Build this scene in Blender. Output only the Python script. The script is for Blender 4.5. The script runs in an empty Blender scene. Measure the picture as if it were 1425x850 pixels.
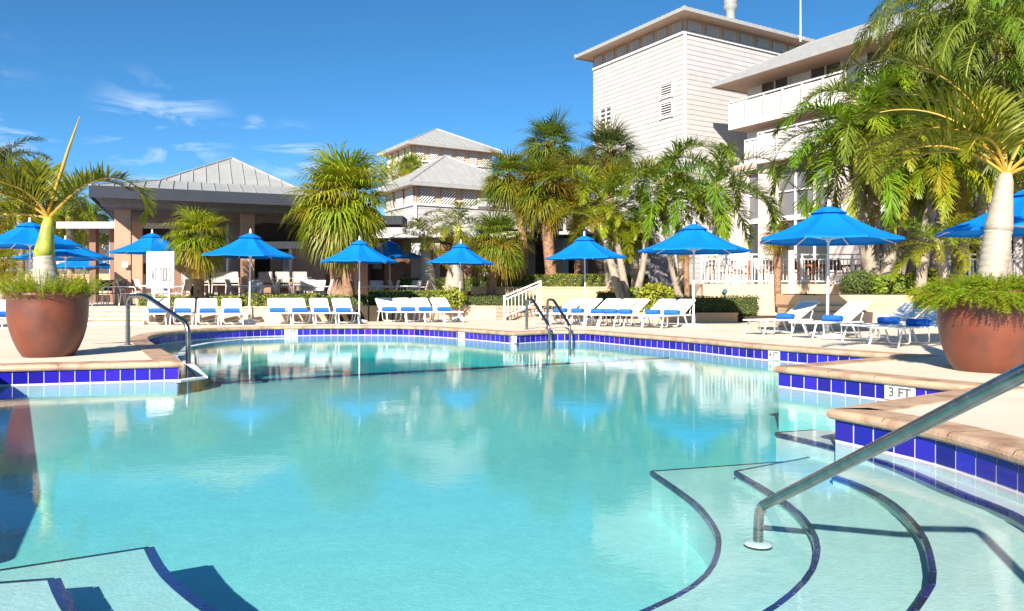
import bpy, bmesh, math, random
from mathutils import Vector, Matrix
from mathutils.geometry import tessellate_polygon
R = math.radians
FPX, CX, YH, HC = 1064.0, 712.5, 405.0, 1.0
SC = bpy.context.scene
COL = SC.collection
rnd = random.Random(7)

# ------------------------------------------------------------------ placing
def G(px, py, z=0.0):
    d = (HC - z) * FPX / (py - YH)
    return Vector(((px - CX) * d / FPX, d, z))
def P(px, py, d):
    return Vector(((px - CX) * d / FPX, d, HC + (YH - py) * d / FPX))
def X(px, d): return (px - CX) * d / FPX
def ray_plane(px, py, p0, n):
    o = Vector((0, 0, HC)); v = Vector(((px - CX) / FPX, 1, (YH - py) / FPX))
    return o + v * ((p0 - o).dot(n) / v.dot(n))

# ------------------------------------------------------------------ materials
MATS = {}
def mat(name, col, rough=.6, var=0.0, vscale=6.0, bump=0.0, bscale=30.0, metal=0.0, attr=None, transl=0.0, spec=.5, stretch=None, second=None, sec_scale=2.0, sec_lo=.5, sec_hi=.65):
    m = bpy.data.materials.new(name); m.use_nodes = True
    nt = m.node_tree; N = nt.nodes; Lk = nt.links
    b = N['Principled BSDF']; out = N['Material Output']
    b.inputs['Roughness'].default_value = rough; b.inputs['Metallic'].default_value = metal
    b.inputs['Specular IOR Level'].default_value = spec
    tc = N.new('ShaderNodeTexCoord'); src = tc.outputs['Object']
    if stretch:
        mp = N.new('ShaderNodeMapping'); mp.inputs['Scale'].default_value = stretch
        Lk.new(src, mp.inputs['Vector']); src = mp.outputs['Vector']
    if attr:
        a = N.new('ShaderNodeAttribute'); a.attribute_name = attr; c = a.outputs['Color']
    else:
        r = N.new('ShaderNodeRGB'); r.outputs[0].default_value = (*col, 1); c = r.outputs[0]
    if second:
        no = N.new('ShaderNodeTexNoise'); no.inputs['Scale'].default_value = sec_scale; no.inputs['Detail'].default_value = 6
        Lk.new(src, no.inputs['Vector'])
        mr = N.new('ShaderNodeMapRange'); mr.inputs['From Min'].default_value = sec_lo; mr.inputs['From Max'].default_value = sec_hi
        Lk.new(no.outputs['Fac'], mr.inputs['Value'])
        mx = N.new('ShaderNodeMix'); mx.data_type = 'RGBA'; Lk.new(mr.outputs[0], mx.inputs['Factor'])
        Lk.new(c, mx.inputs['A']); mx.inputs['B'].default_value = (*second, 1); c = mx.outputs['Result']
    if var:
        no = N.new('ShaderNodeTexNoise'); no.inputs['Scale'].default_value = vscale; no.inputs['Detail'].default_value = 5
        Lk.new(src, no.inputs['Vector'])
        mr = N.new('ShaderNodeMapRange'); mr.inputs['From Min'].default_value = .3; mr.inputs['From Max'].default_value = .7
        mr.inputs['To Min'].default_value = 1 - var; mr.inputs['To Max'].default_value = 1 + var
        Lk.new(no.outputs['Fac'], mr.inputs['Value'])
        h = N.new('ShaderNodeHueSaturation'); Lk.new(mr.outputs[0], h.inputs['Value']); Lk.new(c, h.inputs['Color']); c = h.outputs['Color']
    Lk.new(c, b.inputs['Base Color'])
    if bump:
        no = N.new('ShaderNodeTexNoise'); no.inputs['Scale'].default_value = bscale; no.inputs['Detail'].default_value = 4
        Lk.new(src, no.inputs['Vector'])
        bp = N.new('ShaderNodeBump'); bp.inputs['Strength'].default_value = bump; bp.inputs['Distance'].default_value = .02
        Lk.new(no.outputs['Fac'], bp.inputs['Height']); Lk.new(bp.outputs[0], b.inputs['Normal'])
    if transl:
        t = N.new('ShaderNodeBsdfTranslucent'); Lk.new(c, t.inputs['Color'])
        ms = N.new('ShaderNodeMixShader'); ms.inputs[0].default_value = transl
        Lk.new(b.outputs[0], ms.inputs[1]); Lk.new(t.outputs[0], ms.inputs[2]); Lk.new(ms.outputs[0], out.inputs['Surface'])
    MATS[name] = m
    return m
mat('deck', (.72, .60, .48), .8, .06, 1.3, .25, 60, second=(.64, .52, .41), sec_scale=.8, sec_lo=.45, sec_hi=.75)
mat('coping', (.49, .325, .215), .6, .16, 5, .3, 40, second=(.33, .19, .12), sec_scale=3)
mat('ground', (.10, .12, .05), .9, .2, 1)
mat('plaster', (.56, .68, .64), .7, .03, 2.5, .2, 50)
mat('plaster_white', (.62, .66, .64), .7, .08, 3)
mat('grout', (.62, .55, .60), .8)
mat('blue_tile', (.02, .02, .3), .12, attr='tint', spec=.6)
mat('nosing_tile', (.012, .012, .10), .2, attr='tint')
mat('pot', (.165, .044, .022), .42, .18, 3.0, .15, 25, second=(.115, .04, .028), sec_scale=2.2, sec_lo=.42, sec_hi=.62)
mat('salt', (.55, .42, .34), .8, .1)
mat('soil', (.05, .035, .02), .95, .2)
mat('trunk', (.34, .28, .22), .85, .22, 14, .8, 30, stretch=(1, 1, .5), second=(.20, .15, .11), sec_scale=7)
mat('trunk_brown', (.30, .17, .10), .9, .25, 14, .9, 35, second=(.16, .08, .045), sec_scale=8)
mat('boots', (.28, .11, .05), .9, .3, 20, .6, 30)
mat('bottle', (.38, .33, .27), .6, .14, 10, .25, 30, stretch=(1, 1, 5), second=(.34, .28, .22), sec_scale=3, sec_lo=.5, sec_hi=.8)
mat('shaft', (.42, .40, .05), .4, .2, 5, second=(.22, .28, .04), sec_scale=3)
mat('leaf', (.1, .15, .02), .42, .12, 3, attr='tint', transl=.40, spec=.35)
mat('petiole', (.42, .26, .03), .5, .2, 4)
mat('rachis', (.22, .23, .03), .5, .2, 4)
mat('hedge_leaf', (.1, .15, .02), .5, .15, 2, attr='tint', transl=.2)
mat('hedge_core', (.035, .045, .012), .95, .2)
mat('umb_blue', (.001, .20, .66), .75, .06, 2.0, .08, 12, transl=.22, spec=.2)
mat('white_metal', (.78, .77, .74), .35, .05, 6)
mat('sling', (.80, .78, .75), .7, .04, 5)
mat('towel', (.012, .13, .52), .95, .15, 10, .5, 90)
mat('steel', (.30, .28, .27), .24, .2, 14, .06, 60, metal=1.0)
mat('clap', (.44, .42, .412), .65, .05, 1.5)
mat('trimwhite', (.72, .69, .675), .55, .04, 3)
mat('peach', (.52, .37, .28), .7, .07, 2)  # warm bounced light under the eaves is put into this colour
mat('pinkwall', (.50, .44, .43), .75, .06, 1.5)
mat('whitewall', (.58, .54, .52), .7, .05, 1.5)
mat('roofmetal', (.33, .33, .325), .42, .08, 2.5, metal=.0)
mat('fascia', (.035, .04, .055), .8, .08, 2, spec=.2)
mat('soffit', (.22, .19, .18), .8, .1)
mat('column', (.46, .27, .18), .75, .10, 2.0, .15, 30)
mat('tanwall', (.40, .28, .21), .8, .1, 1.5)
mat('brownwall', (.20, .105, .07), .8, .12, 1.5)
mat('greywall', (.30, .28, .30), .8, .1, 1.5)
mat('darkroom', (.025, .02, .02), .8)  # near-black, paints the darkness of unlit interiors onto solid panels
mat('curtain', (.10, .075, .07), .7, .3, 5, stretch=(6, 6, .5))
mat('doorblue', (.22, .33, .46), .5, .08)
mat('yellowwall', (.72, .46, .25), .8, .06, 1.2, .1, 40)
mat('creamwall', (.62, .44, .30), .8, .08, 1.2, .1, 40)
mat('orange_wood', (.55, .17, .03), .5, .2, 5)
mat('redwood', (.34, .09, .05), .5, .2, 5)
mat('dark_metal', (.05, .045, .045), .5)
mat('barfront', (.24, .13, .09), .6, .2, 3)
mat('chair_mesh', (.66, .58, .52), .6, .08)
mat('ink', (.10, .10, .11), .6)
mat('redchim', (.12, .09, .07), .5)
mat('lampgreen', (.02, .10, .11), .5)
mat('stone', (.36, .27, .20), .85, .15, 3)
def glassmat(name, col, rough=.06):
    m = mat(name, col, rough, spec=.8); return m
glassmat('glass', (.04, .045, .05)); glassmat('glass_grey', (.16, .155, .16), .15)

# ------------------------------------------------------------------ mesh builder
class MB:
    def __init__(s): s.v = []; s.f = []; s.t = []; s.has = False
    def quad(s, a, b, c, d, t=None): s.poly([a, b, c, d], t)
    def poly(s, pts, t=None):
        i = len(s.v); s.v += [tuple(p) for p in pts]; s.f.append(tuple(range(i, i + len(pts)))); s.t.append(t)
        if t: s.has = True
    def box(s, c, sz, rot=0, M=None, t=None):
        x, y, z = [k / 2 for k in sz]; c = Vector(c)
        m = M if M is not None else Matrix.Rotation(rot, 3, 'Z')
        i = len(s.v)
        for q in ((-x,-y,-z),(x,-y,-z),(x,y,-z),(-x,y,-z),(-x,-y,z),(x,-y,z),(x,y,z),(-x,y,z)):
            s.v.append(tuple(c + m @ Vector(q)))
        for f in ((0,3,2,1),(4,5,6,7),(0,1,5,4),(1,2,6,5),(2,3,7,6),(3,0,4,7)):
            s.f.append(tuple(i + k for k in f)); s.t.append(t)
        if t: s.has = True
    def beam(s, a, b, w, h, up=Vector((0, 0, 1)), t=None):
        a = Vector(a); b = Vector(b); d = (b - a); L = d.length
        if L < 1e-6: return
        d.normalize(); sd = d.cross(up)
        if sd.length < 1e-4: sd = d.cross(Vector((1, 0, 0)))
        sd.normalize(); u = sd.cross(d)
        M = Matrix((sd, d, u)).transposed()
        s.box((a + b) / 2, (w, L, h), M=M, t=t)
    def tube(s, pts, r, n=8, caps=True, t=None):
        pts = [Vector(p) for p in pts]; rs = r if isinstance(r, (list, tuple)) else [r] * len(pts)
        i0 = len(s.v); ref = None
        for k, p in enumerate(pts):
            d = (pts[min(k + 1, len(pts) - 1)] - pts[max(k - 1, 0)]).normalized()
            if ref is None:
                ref = d.cross(Vector((0, 0, 1)))
                if ref.length < .05: ref = d.cross(Vector((1, 0, 0)))
            ref = (ref - d * ref.dot(d)).normalized(); b = d.cross(ref)
            for j in range(n):
                a = 2 * math.pi * j / n
                s.v.append(tuple(p + (ref * math.cos(a) + b * math.sin(a)) * rs[k]))
        for k in range(len(pts) - 1):
            for j in range(n):
                a = i0 + k * n + j; b_ = i0 + k * n + (j + 1) % n
                s.f.append((a, b_, b_ + n, a + n)); s.t.append(t)
        if caps:
            s.f.append(tuple(i0 + j for j in reversed(range(n)))); s.t.append(t)
            s.f.append(tuple(i0 + (len(pts) - 1) * n + j for j in range(n))); s.t.append(t)
        if t: s.has = True
    def lathe(s, prof, c, n=32, t=None, wob=None):
        c = Vector(c); i0 = len(s.v)
        for k, (r, z) in enumerate(prof):
            for j in range(n):
                a = 2 * math.pi * j / n; rr = r * (wob(a, z) if wob else 1)
                s.v.append((c.x + rr * math.cos(a), c.y + rr * math.sin(a), c.z + z))
        for k in range(len(prof) - 1):
            for j in range(n):
                a = i0 + k * n + j; b = i0 + k * n + (j + 1) % n
                s.f.append((a, b, b + n, a + n)); s.t.append(t)
    def prism(s, poly, z0, z1, t=None):
        n = len(poly)
        s.poly([(x, y, z1) for x, y in poly], t); s.poly([(x, y, z0) for x, y in reversed(poly)], t)
        for k in range(n):
            a = poly[k]; b = poly[(k + 1) % n]
            s.quad((a[0], a[1], z0), (b[0], b[1], z0), (b[0], b[1], z1), (a[0], a[1], z1), t)
    def build(s, name, m, parent=None, smooth=False, origin=None, bevel=0):
        me = bpy.data.meshes.new(name)
        vs = s.v
        if origin is not None: vs = [(x - origin[0], y - origin[1], z - origin[2]) for x, y, z in vs]
        me.from_pydata(vs, [], s.f); me.materials.append(MATS[m])
        if s.has:
            ca = me.color_attributes.new('tint', 'FLOAT_COLOR', 'CORNER'); k = 0
            buf = []
            for f, t in zip(s.f, s.t):
                c = t or (.1, .1, .1)
                buf += [c[0], c[1], c[2], 1.0] * len(f)
            ca.data.foreach_set('color', buf)
        if smooth: me.polygons.foreach_set('use_smooth', [True] * len(me.polygons))
        me.update()
        o = bpy.data.objects.new(name, me); COL.objects.link(o)
        if origin is not None: o.location = origin
        if parent is not None:
            o.parent = parent
            if origin is None: o.matrix_parent_inverse = Matrix.Translation(-Vector(parent.location)) if parent.get('_abs') else Matrix()
        if smooth == 'auto':
            md = o.modifiers.new('e', 'EDGE_SPLIT'); md.split_angle = R(40)
        if bevel:
            md = o.modifiers.new('b', 'BEVEL'); md.width = bevel; md.segments = 2; md.limit_method = 'ANGLE'
        return o

def tag(o, label=None, cat=None, group=None, kind=None):
    if label: o['label'] = label
    if cat: o['category'] = cat
    if group: o['group'] = group
    if kind: o['kind'] = kind
    return o
def empty(name, loc=(0, 0, 0), rz=0, label=None, cat=None, group=None, absolute=False):
    o = bpy.data.objects.new(name, None); COL.objects.link(o); o.location = loc; o.rotation_euler.z = rz
    o.empty_display_size = .2
    if absolute: o['_abs'] = 1      # its parts are given in world coordinates
    return tag(o, label, cat, group)
def copy_tree(o, parent=None):
    c = o.copy(); COL.objects.link(c)
    if parent is not None: c.parent = parent; c.matrix_parent_inverse = o.matrix_parent_inverse.copy()
    for ch in o.children: copy_tree(ch, c)
    return c
def struct(name, mb, m, **k):
    o = mb.build(name, m, **k); o['kind'] = 'structure'; return o

# ------------------------------------------------------------------ render, camera, light
SC.view_settings.view_transform = 'Standard'; SC.view_settings.look = 'None'
SC.view_settings.exposure = EXPO = 1.08; SC.view_settings.gamma = 1
SC.render.engine = 'CYCLES'
cy = SC.cycles
cy.use_denoising = True
try: cy.denoiser = 'OPENIMAGEDENOISE'
except Exception: pass
cy.max_bounces = 8; cy.transparent_max_bounces = 16; cy.diffuse_bounces = 3; cy.glossy_bounces = 4; cy.volume_bounces = 0
cy.caustics_reflective = False; cy.caustics_refractive = False
cam = bpy.data.cameras.new('camera'); co = bpy.data.objects.new('camera', cam); COL.objects.link(co)
cam.sensor_width = 36; cam.lens = 36 * FPX / 1425; cam.shift_y = -20 / 1425; cam.clip_end = 5000; cam.clip_start = .05
co.location = (0, 0, HC); co.rotation_euler = (R(90), 0, 0); SC.camera = co
SUN_AZ, SUN_EL = 17.0, 29.0        # light travels to +Y turned this far to +X
sd = Vector((math.sin(R(SUN_AZ)) * math.cos(R(SUN_EL)), math.cos(R(SUN_AZ)) * math.cos(R(SUN_EL)), -math.sin(R(SUN_EL))))
sl = bpy.data.lights.new('sun', 'SUN'); sl.energy = 5.0; sl.angle = R(.55); sl.color = (1, .925, .80)
so = bpy.data.objects.new('sun', sl); COL.objects.link(so); so.rotation_euler = sd.to_track_quat('-Z', 'Y').to_euler()
w = bpy.data.worlds.new('World'); SC.world = w; w.use_nodes = True
nt = w.node_tree; N = nt.nodes; Lk = nt.links; bg = N['Background']
sky = N.new('ShaderNodeTexSky'); sky.sky_type = 'NISHITA'; sky.sun_disc = False
sky.sun_elevation = R(SUN_EL); sky.sun_rotation = R(180 + SUN_AZ)
sky.air_density = .62; sky.dust_density = 0; sky.ozone_density = 6; sky.altitude = 0
hs = N.new('ShaderNodeHueSaturation'); hs.inputs['Saturation'].default_value = 1.12; hs.inputs['Hue'].default_value = .489
Lk.new(sky.outputs[0], hs.inputs['Color'])
tc = N.new('ShaderNodeTexCoord')
# thin cirrus streaks, laid out by sky direction
def mth(op, a, b=None):
    m = N.new('ShaderNodeMath'); m.operation = op; m.use_clamp = False
    for i, q in enumerate((a, b)):
        if q is None: continue
        if isinstance(q, (int, float)): m.inputs[i].default_value = q
        else: Lk.new(q, m.inputs[i])
    return m.outputs[0]
mp = N.new('ShaderNodeMapping'); mp.inputs['Scale'].default_value = (1.6, 1.0, 7.0); mp.inputs['Rotation'].default_value = (0, R(-14), 0)
Lk.new(tc.outputs['Generated'], mp.inputs['Vector'])
n1 = N.new('ShaderNodeTexNoise'); n1.inputs['Scale'].default_value = 4.2; n1.inputs['Detail'].default_value = 9; n1.inputs['Roughness'].default_value = .62; n1.inputs['Distortion'].default_value = 1.1
Lk.new(mp.outputs[0], n1.inputs['Vector'])
r1 = N.new('ShaderNodeMapRange'); r1.inputs['From Min'].default_value = .50; r1.inputs['From Max'].default_value = .84; Lk.new(n1.outputs['Fac'], r1.inputs['Value'])
def blob(px, py, rad):
    v = Vector(((px - CX) / FPX, 1, (YH - py) / FPX)).normalized()
    d = N.new('ShaderNodeVectorMath'); d.operation = 'DISTANCE'; Lk.new(tc.outputs['Generated'], d.inputs[0]); d.inputs[1].default_value = v
    r = N.new('ShaderNodeMapRange'); r.interpolation_type = 'SMOOTHSTEP'
    r.inputs['From Min'].default_value = rad; r.inputs['From Max'].default_value = rad * .25; Lk.new(d.outputs['Value'], r.inputs['Value'])
    return r.outputs[0]
bl = blob(225, 190, .095)
for q in ((15, 188, .06), (355, 180, .02), (-250, 120, .2), (410, 225, .06), (1900, 100, .4), (700, -900, .5)):
    bl = mth('MAXIMUM', bl, blob(*q))
cf = mth('MULTIPLY', r1.outputs[0], bl); cf = mth('MINIMUM', mth('MULTIPLY', cf, .85), .5)
mx = N.new('ShaderNodeMix'); mx.data_type = 'RGBA'; Lk.new(cf, mx.inputs['Factor']); Lk.new(hs.outputs[0], mx.inputs['A'])
mx.inputs['B'].default_value = (7.2, 7.8, 8.4, 1)
Lk.new(mx.outputs['Result'], bg.inputs['Color']); bg.inputs['Strength'].default_value = .080

# ------------------------------------------------------------------ pool plan
ZW, ZT = -.262, -.078      # water level, tile top
def catmull(pts, n=6):
    out = []
    for i in range(len(pts) - 1):
        p0 = pts[max(i - 1, 0)]; p1 = pts[i]; p2 = pts[i + 1]; p3 = pts[min(i + 2, len(pts) - 1)]
        for k in range(n):
            t = k / n
            out.append(tuple(.5 * (2 * p1[j] + (p2[j] - p0[j]) * t + (2 * p0[j] - 5 * p1[j] + 4 * p2[j] - p3[j]) * t * t + (3 * p1[j] - p0[j] - 3 * p2[j] + p3[j]) * t ** 3) for j in range(2)))
    out.append(tuple(pts[-1])); return out
segs = []
near_right = catmull([(1.2, -4), (2.1, -1.0), (2.62, 1.2), (2.98, 2.9), (3.14, 4.0), (3.17, 4.73), (3.06, 5.6), (2.72, 6.43)], 7)
far1 = catmull([(-7.3, 15.3), (-8.05, 16.9), (-8.35, 18.5), (-8.0, 20.1), (-7.2, 21.1), (-6.2, 21.6), (-4.8, 21.9), (-3.1, 21.7), (-1.70, 20.6), (.05, 18.35)], 6)
far2 = catmull([(1.85, 19.2), (2.44, 18.2), (3.05, 17.1), (3.73, 15.96), (4.22, 14.85), (4.90, 13.6), (6.15, 11.85)], 6)
e2 = catmull([(3.53, 10.12), (3.92, 9.5), (4.32, 8.84), (4.9, 7.95)], 4)
# ordered clockwise seen from above: left wall -> back -> right -> near
POOL = [(-8, -4), (-5.6, 2.2), (-4.05, 3.9), (-7.05, 10.13), (-4.72, 10.82)] + far1[0:] + [(.97, 19.2)] + far2 + e2 + list(reversed(near_right))
def dedupe(p):
    o = []
    for q in p:
        if not o or (Vector(q) - Vector(o[-1])).length > .02: o.append(q)
    return o
POOL = dedupe(POOL)
def offset_poly(poly, dist):      # + = outwards
    n = len(poly); res = []
    area = sum(poly[i][0] * poly[(i + 1) % n][1] - poly[(i + 1) % n][0] * poly[i][1] for i in range(n))
    sg = 1 if area > 0 else -1
    for i in range(n):
        a = Vector(poly[i - 1]); b = Vector(poly[i]); c = Vector(poly[(i + 1) % n])
        d1 = (b - a).normalized(); d2 = (c - b).normalized()
        n1_ = Vector((d1.y, -d1.x)) * sg; n2_ = Vector((d2.y, -d2.x)) * sg
        m = (n1_ + n2_).normalized(); k = max(.45, m.dot(n1_))
        p = b + m * (dist / k); res.append((p.x, p.y))
    return res
def sheet_hole(name, outer, hole, z, m):
    pts = [Vector((x, y, z)) for x, y in outer]; h = [Vector((x, y, z)) for x, y in hole]
    tris = tessellate_polygon([pts, h]); allp = pts + h
    mb = MB(); mb.v = [tuple(p) for p in allp]
    for t in tris:
        a, b, c = [allp[k] for k in t]
        if (b - a).cross(c - a).z < 0: t = (t[0], t[2], t[1])
        mb.f.append(tuple(t)); mb.t.append(None)
    return struct(name, mb, m)
OUT = offset_poly(POOL, .30)
deckrect = [(-60, -30), (60, -30), (60, 75), (-60, 75)]
sheet_hole('pool_deck', deckrect, OUT, 0, 'deck')
sheet_hole('ground', [(-2500, -2500), (2500, -2500), (2500, 2500), (-2500, 2500)], deckrect, -.004, 'ground')
# coping: a bullnosed course swept round the pool
mb = MB(); prof = [(.30, -.03), (.30, .012), (-.015, .012), (-.038, .005), (-.052, -.010), (-.058, -.032), (-.052, -.056), (-.038, -.072), (-.01, -.079), (.05, -.079)]
rings = []
for u, z in prof: rings.append([(x, y, z) for x, y in offset_poly(POOL, u)])
n = len(POOL)
acc = 0
cum = [0]
for i in range(n): cum.append(cum[-1] + (Vector(POOL[(i + 1) % n]) - Vector(POOL[i])).length)
JL = .62
for i in range(n):
    j = (i + 1) % n; L = cum[i + 1] - cum[i]
    # split the run at each paver joint; every paver sits a hair apart
    cuts = [0.0]; q = math.ceil(cum[i] / JL + 1e-6) * JL
    while q < cum[i + 1] - .01:
        if q - cum[i] > .02: cuts += [(q - cum[i] - .004) / L, (q - cum[i] + .004) / L]
        q += JL
    cuts.append(1.0)
    for c in range(len(cuts) - 1):
        t0, t1 = cuts[c], cuts[c + 1]; joint = (c % 2 == 1)
        dz = -.008 if joint else 0
        for k in range(len(prof) - 1):
            a0 = Vector(rings[k][i]).lerp(Vector(rings[k][j]), t0); a1 = Vector(rings[k][i]).lerp(Vector(rings[k][j]), t1)
            b0 = Vector(rings[k + 1][i]).lerp(Vector(rings[k + 1][j]), t0); b1 = Vector(rings[k + 1][i]).lerp(Vector(rings[k + 1][j]), t1)
            for v_ in (a0, a1, b0, b1): v_.z += dz
            mb.quad(a0, a1, b1, b0)
struct('pool_coping', mb, 'coping')
# pool wall: plaster shell, glazed tile course
mb = MB(); tl = MB(); gr = MB(); TS = .192
INN = offset_poly(POOL, -.0); TIN = offset_poly(POOL, -.012)
wl = MB()
for i in range(n):
    j = (i + 1) % n
    a, b = Vector(POOL[i]), Vector(POOL[j])
    gr.quad((a.x, a.y, -.285), (b.x, b.y, -.285), (b.x, b.y, -.05), (a.x, a.y, -.05))
    wl.quad((a.x, a.y, -1.6), (b.x, b.y, -1.6), (b.x, b.y, -.285), (a.x, a.y, -.285))
corners = []
for i in range(n):
    d1 = (Vector(POOL[i]) - Vector(POOL[i - 1])).normalized(); d2 = (Vector(POOL[(i + 1) % n]) - Vector(POOL[i])).normalized()
    if d1.dot(d2) < math.cos(R(27)): corners.append(cum[i])
if corners[0] > .01: corners.insert(0, 0.0)
corners.append(cum[-1])
def pool_pt(q):
    ii = max(x for x in range(n) if cum[x] <= q + 1e-9); t = (q - cum[ii]) / (cum[ii + 1] - cum[ii])
    return Vector(POOL[ii]).lerp(Vector(POOL[(ii + 1) % n]), t)
for ca, cb in zip(corners, corners[1:]):
    cnt_ = max(1, round((cb - ca) / TS)); w_ = (cb - ca) / cnt_
    for k in range(cnt_):
        p0 = pool_pt(ca + k * w_ + .006); p1 = pool_pt(ca + (k + 1) * w_ - .006); d = p1 - p0
        if d.length < .04: continue
        d.normalize(); nn = Vector((d.y, -d.x)); q0 = p0 + nn * .006; q1 = p1 + nn * .006
        v = rnd.uniform(.6, 1.35); c = (.020 * v * rnd.uniform(.7, 1.5), .012 * v, .30 * v)
        if rnd.random() < .06: c = (.05 * v, .012 * v, .26 * v)
        za, zb = -.245, -.082
        tl.quad((q0.x, q0.y, za), (q1.x, q1.y, za), (q1.x, q1.y, zb), (q0.x, q0.y, zb), c)
        tl.quad((p0.x, p0.y, zb), (q0.x, q0.y, zb), (q1.x, q1.y, zb), (p1.x, p1.y, zb), c)
struct('pool_wall_grout', gr, 'grout'); struct('pool_wall', wl, 'plaster'); struct('pool_waterline_tiles', tl, 'blue_tile')
# floor: a grid sloping away from the tiled break line
BL0 = Vector(G(270, 535, -.40)[:2]); BL1 = Vector(G(930, 499, -.40)[:2])
bd = (BL1 - BL0).normalized(); bn = Vector((bd.y, -bd.x))
def floor_z(x, y):
    dd = (Vector((x, y)) - BL0).dot(bn)
    if dd >= 0: return -.40 - .48 * min(dd / 4.2, 1) - .05 * min(max(dd - 4.2, 0) / 6, 1)
    return -.40 - .5 * min(-dd / 1.5, 1)
mb = MB(); st_ = .5; xs = [-12.5 + st_ * k for k in range(40)]; ys = [-4.5 + st_ * k for k in range(55)]
idx = {}
for a_, x in enumerate(xs):
    for b_, y in enumerate(ys):
        idx[a_, b_] = len(mb.v); mb.v.append((x, y, floor_z(x, y)))
for a_ in range(len(xs) - 1):
    for b_ in range(len(ys) - 1):
        mb.f.append((idx[a_, b_], idx[a_ + 1, b_], idx[a_ + 1, b_ + 1], idx[a_, b_ + 1])); mb.t.append(None)
struct('pool_floor', mb, 'plaster', smooth=True)
def nose_run(mb, pts, z, w=.055, h=.05, L=.19, out=None):
    """tile nosing along a step edge: one small tile after another"""
    pl = [Vector(p) for p in pts]; cu = [0]
    for a, b in zip(pl, pl[1:]): cu.append(cu[-1] + (b - a).length)
    s = 0
    def at(q):
        for i in range(len(pl) - 1):
            if q <= cu[i + 1] + 1e-6: return pl[i].lerp(pl[i + 1], (q - cu[i]) / max(1e-6, cu[i + 1] - cu[i]))
        return pl[-1]
    while s < cu[-1] - .03:
        a = at(s + .005); b = at(min(s + L, cu[-1]) - .005); v = rnd.uniform(.5, 1.5)
        mb.beam((a.x, a.y, z), (b.x, b.y, z), w, h, t=(.022 * v, .014 * v, .12 * v)); s += L
nm = MB(); nose_run(nm, [BL0, BL1], -.385, .07, .03); struct('floor_break_tiles', nm, 'nosing_tile')
# right-hand curved steps
def arc(pxs, z): return [tuple(G(px, py, z)[:2]) for px, py in pxs]
D_ = catmull(arc([(906.5, 656), (943, 681), (971, 702.5), (991, 727.5), (1000, 748), (997, 776), (983, 800), (955, 822), (914.5, 842.5), (870, 862), (800, 885)], -.56), 4)
C_ = catmull(arc([(1023.5, 656), (1060, 677), (1100, 703), (1124, 727.5), (1137, 756), (1134, 784), (1120, 808), (1092, 834), (1050, 862), (980, 900)], -.48), 4)
B_ = catmull(arc([(1159, 661), (1193, 673), (1233, 693), (1265, 719.5), (1286, 748), (1296, 780), (1298, 808), (1288, 828), (1262, 862), (1200, 920)], -.40), 4)
A_ = catmull(arc([(1080, 602), (1165, 622), (1250, 648), (1330, 682), (1390, 705), (1425, 722), (1480, 760), (1520, 815), (1500, 900)], -.325), 4)
wallpts = [(3.4, 1.0), (3.6, 3.0), (3.6, 5.2), (3.2, 6.9)]
for nm_, pl, z, back in (('D', D_, -.56, (3.5, 6.9)), ('C', C_, -.48, (3.5, 6.6)), ('B', B_, -.40, (3.5, 6.2)), ('A', A_, -.325, (3.4, 6.9))):
    mb = MB()
    far_ = Vector(pl[0]); end = Vector(pl[-1])
    # far side runs from the corner straight to the wall
    poly = [tuple(p) for p in pl] + [(end.x + .3, end.y - .6), (3.8, .5), (3.8, 7.2)]
    if nm_ == 'D': poly += [(2.9, 7.1)]
    elif nm_ == 'C': poly += [(2.95, 7.0)]
    elif nm_ == 'B': poly += [(3.3, 6.9)]
    else: poly += [(2.9, 7.3)]
    # cut away what would stick out beyond the pool: the wall plane hides it below the deck
    tri = tessellate_polygon([[Vector((x, y, 0)) for x, y in poly]])
    mb.v = [(x, y, z) for x, y in poly]
    for t in tri:
        a, b, c = [Vector(mb.v[q]) for q in t]
        if (b - a).cross(c - a).z < 0: t = (t[0], t[2], t[1])
        mb.f.append(tuple(t)); mb.t.append(None)
    for k in range(len(pl) - 1):
        a, b = pl[k], pl[k + 1]; mb.quad((a[0], a[1], z), (b[0], b[1], z), (b[0], b[1], -1.3), (a[0], a[1], -1.3))
    a, b = poly[-1], poly[0]; mb.quad((a[0], a[1], z), (b[0], b[1], z), (b[0], b[1], -1.3), (a[0], a[1], -1.3))
    struct('pool_step', mb, 'plaster_white' if nm_ == 'A' else 'plaster')
    nmb = MB(); nose_run(nmb, pl, z - .012, .034 if nm_ != 'A' else .045, .030)
    # the tiled line along the far side of the tread is only a thin one
    a = Vector(poly[-1]); b = Vector(poly[0]); nmb.beam((a.x, a.y, z), (b.x, b.y, z), .016, .012, t=(.01, .012, .05))
    struct('step_nosing_tiles', nmb, 'nosing_tile')
# lower-left submerged steps
for pl, z in (([(-20, 797), (207, 762)], -.60), ([(-20, 813), (75, 806)], -.47)):
    p0 = Vector(G(*pl[0], z)[:2]); c0 = Vector(G(*pl[1], z)[:2])
    side = catmull(arc([(207, 762), (222, 790), (245, 815), (290, 850), (350, 885), (430, 925)] if z < -.5 else [(75, 806), (84, 828), (97, 850), (118, 880), (150, 920)], z), 4)
    dirb = (c0 - p0).normalized()
    poly = [tuple(c0 - dirb * 8)] + side + [(side[-1][0] + .2, -2), (-12.2, -2)]
    mb = MB(); mb.poly([(x, y, z) for x, y in reversed(poly)])
    for k in range(len(side)):
        a, b = poly[k], poly[k + 1]; mb.quad((a[0], a[1], z), (b[0], b[1], z), (b[0], b[1], -1.3), (a[0], a[1], -1.3))
    struct('pool_step', mb, 'plaster')
    nmb = MB(); nose_run(nmb, side, z - .012, .06, .032)
    a = Vector(poly[0]); nmb.beam((a.x, a.y, z), (c0.x, c0.y, z), .018, .012, t=(.01, .012, .05))
    struct('step_nosing_tiles', nmb, 'nosing_tile')
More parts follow.
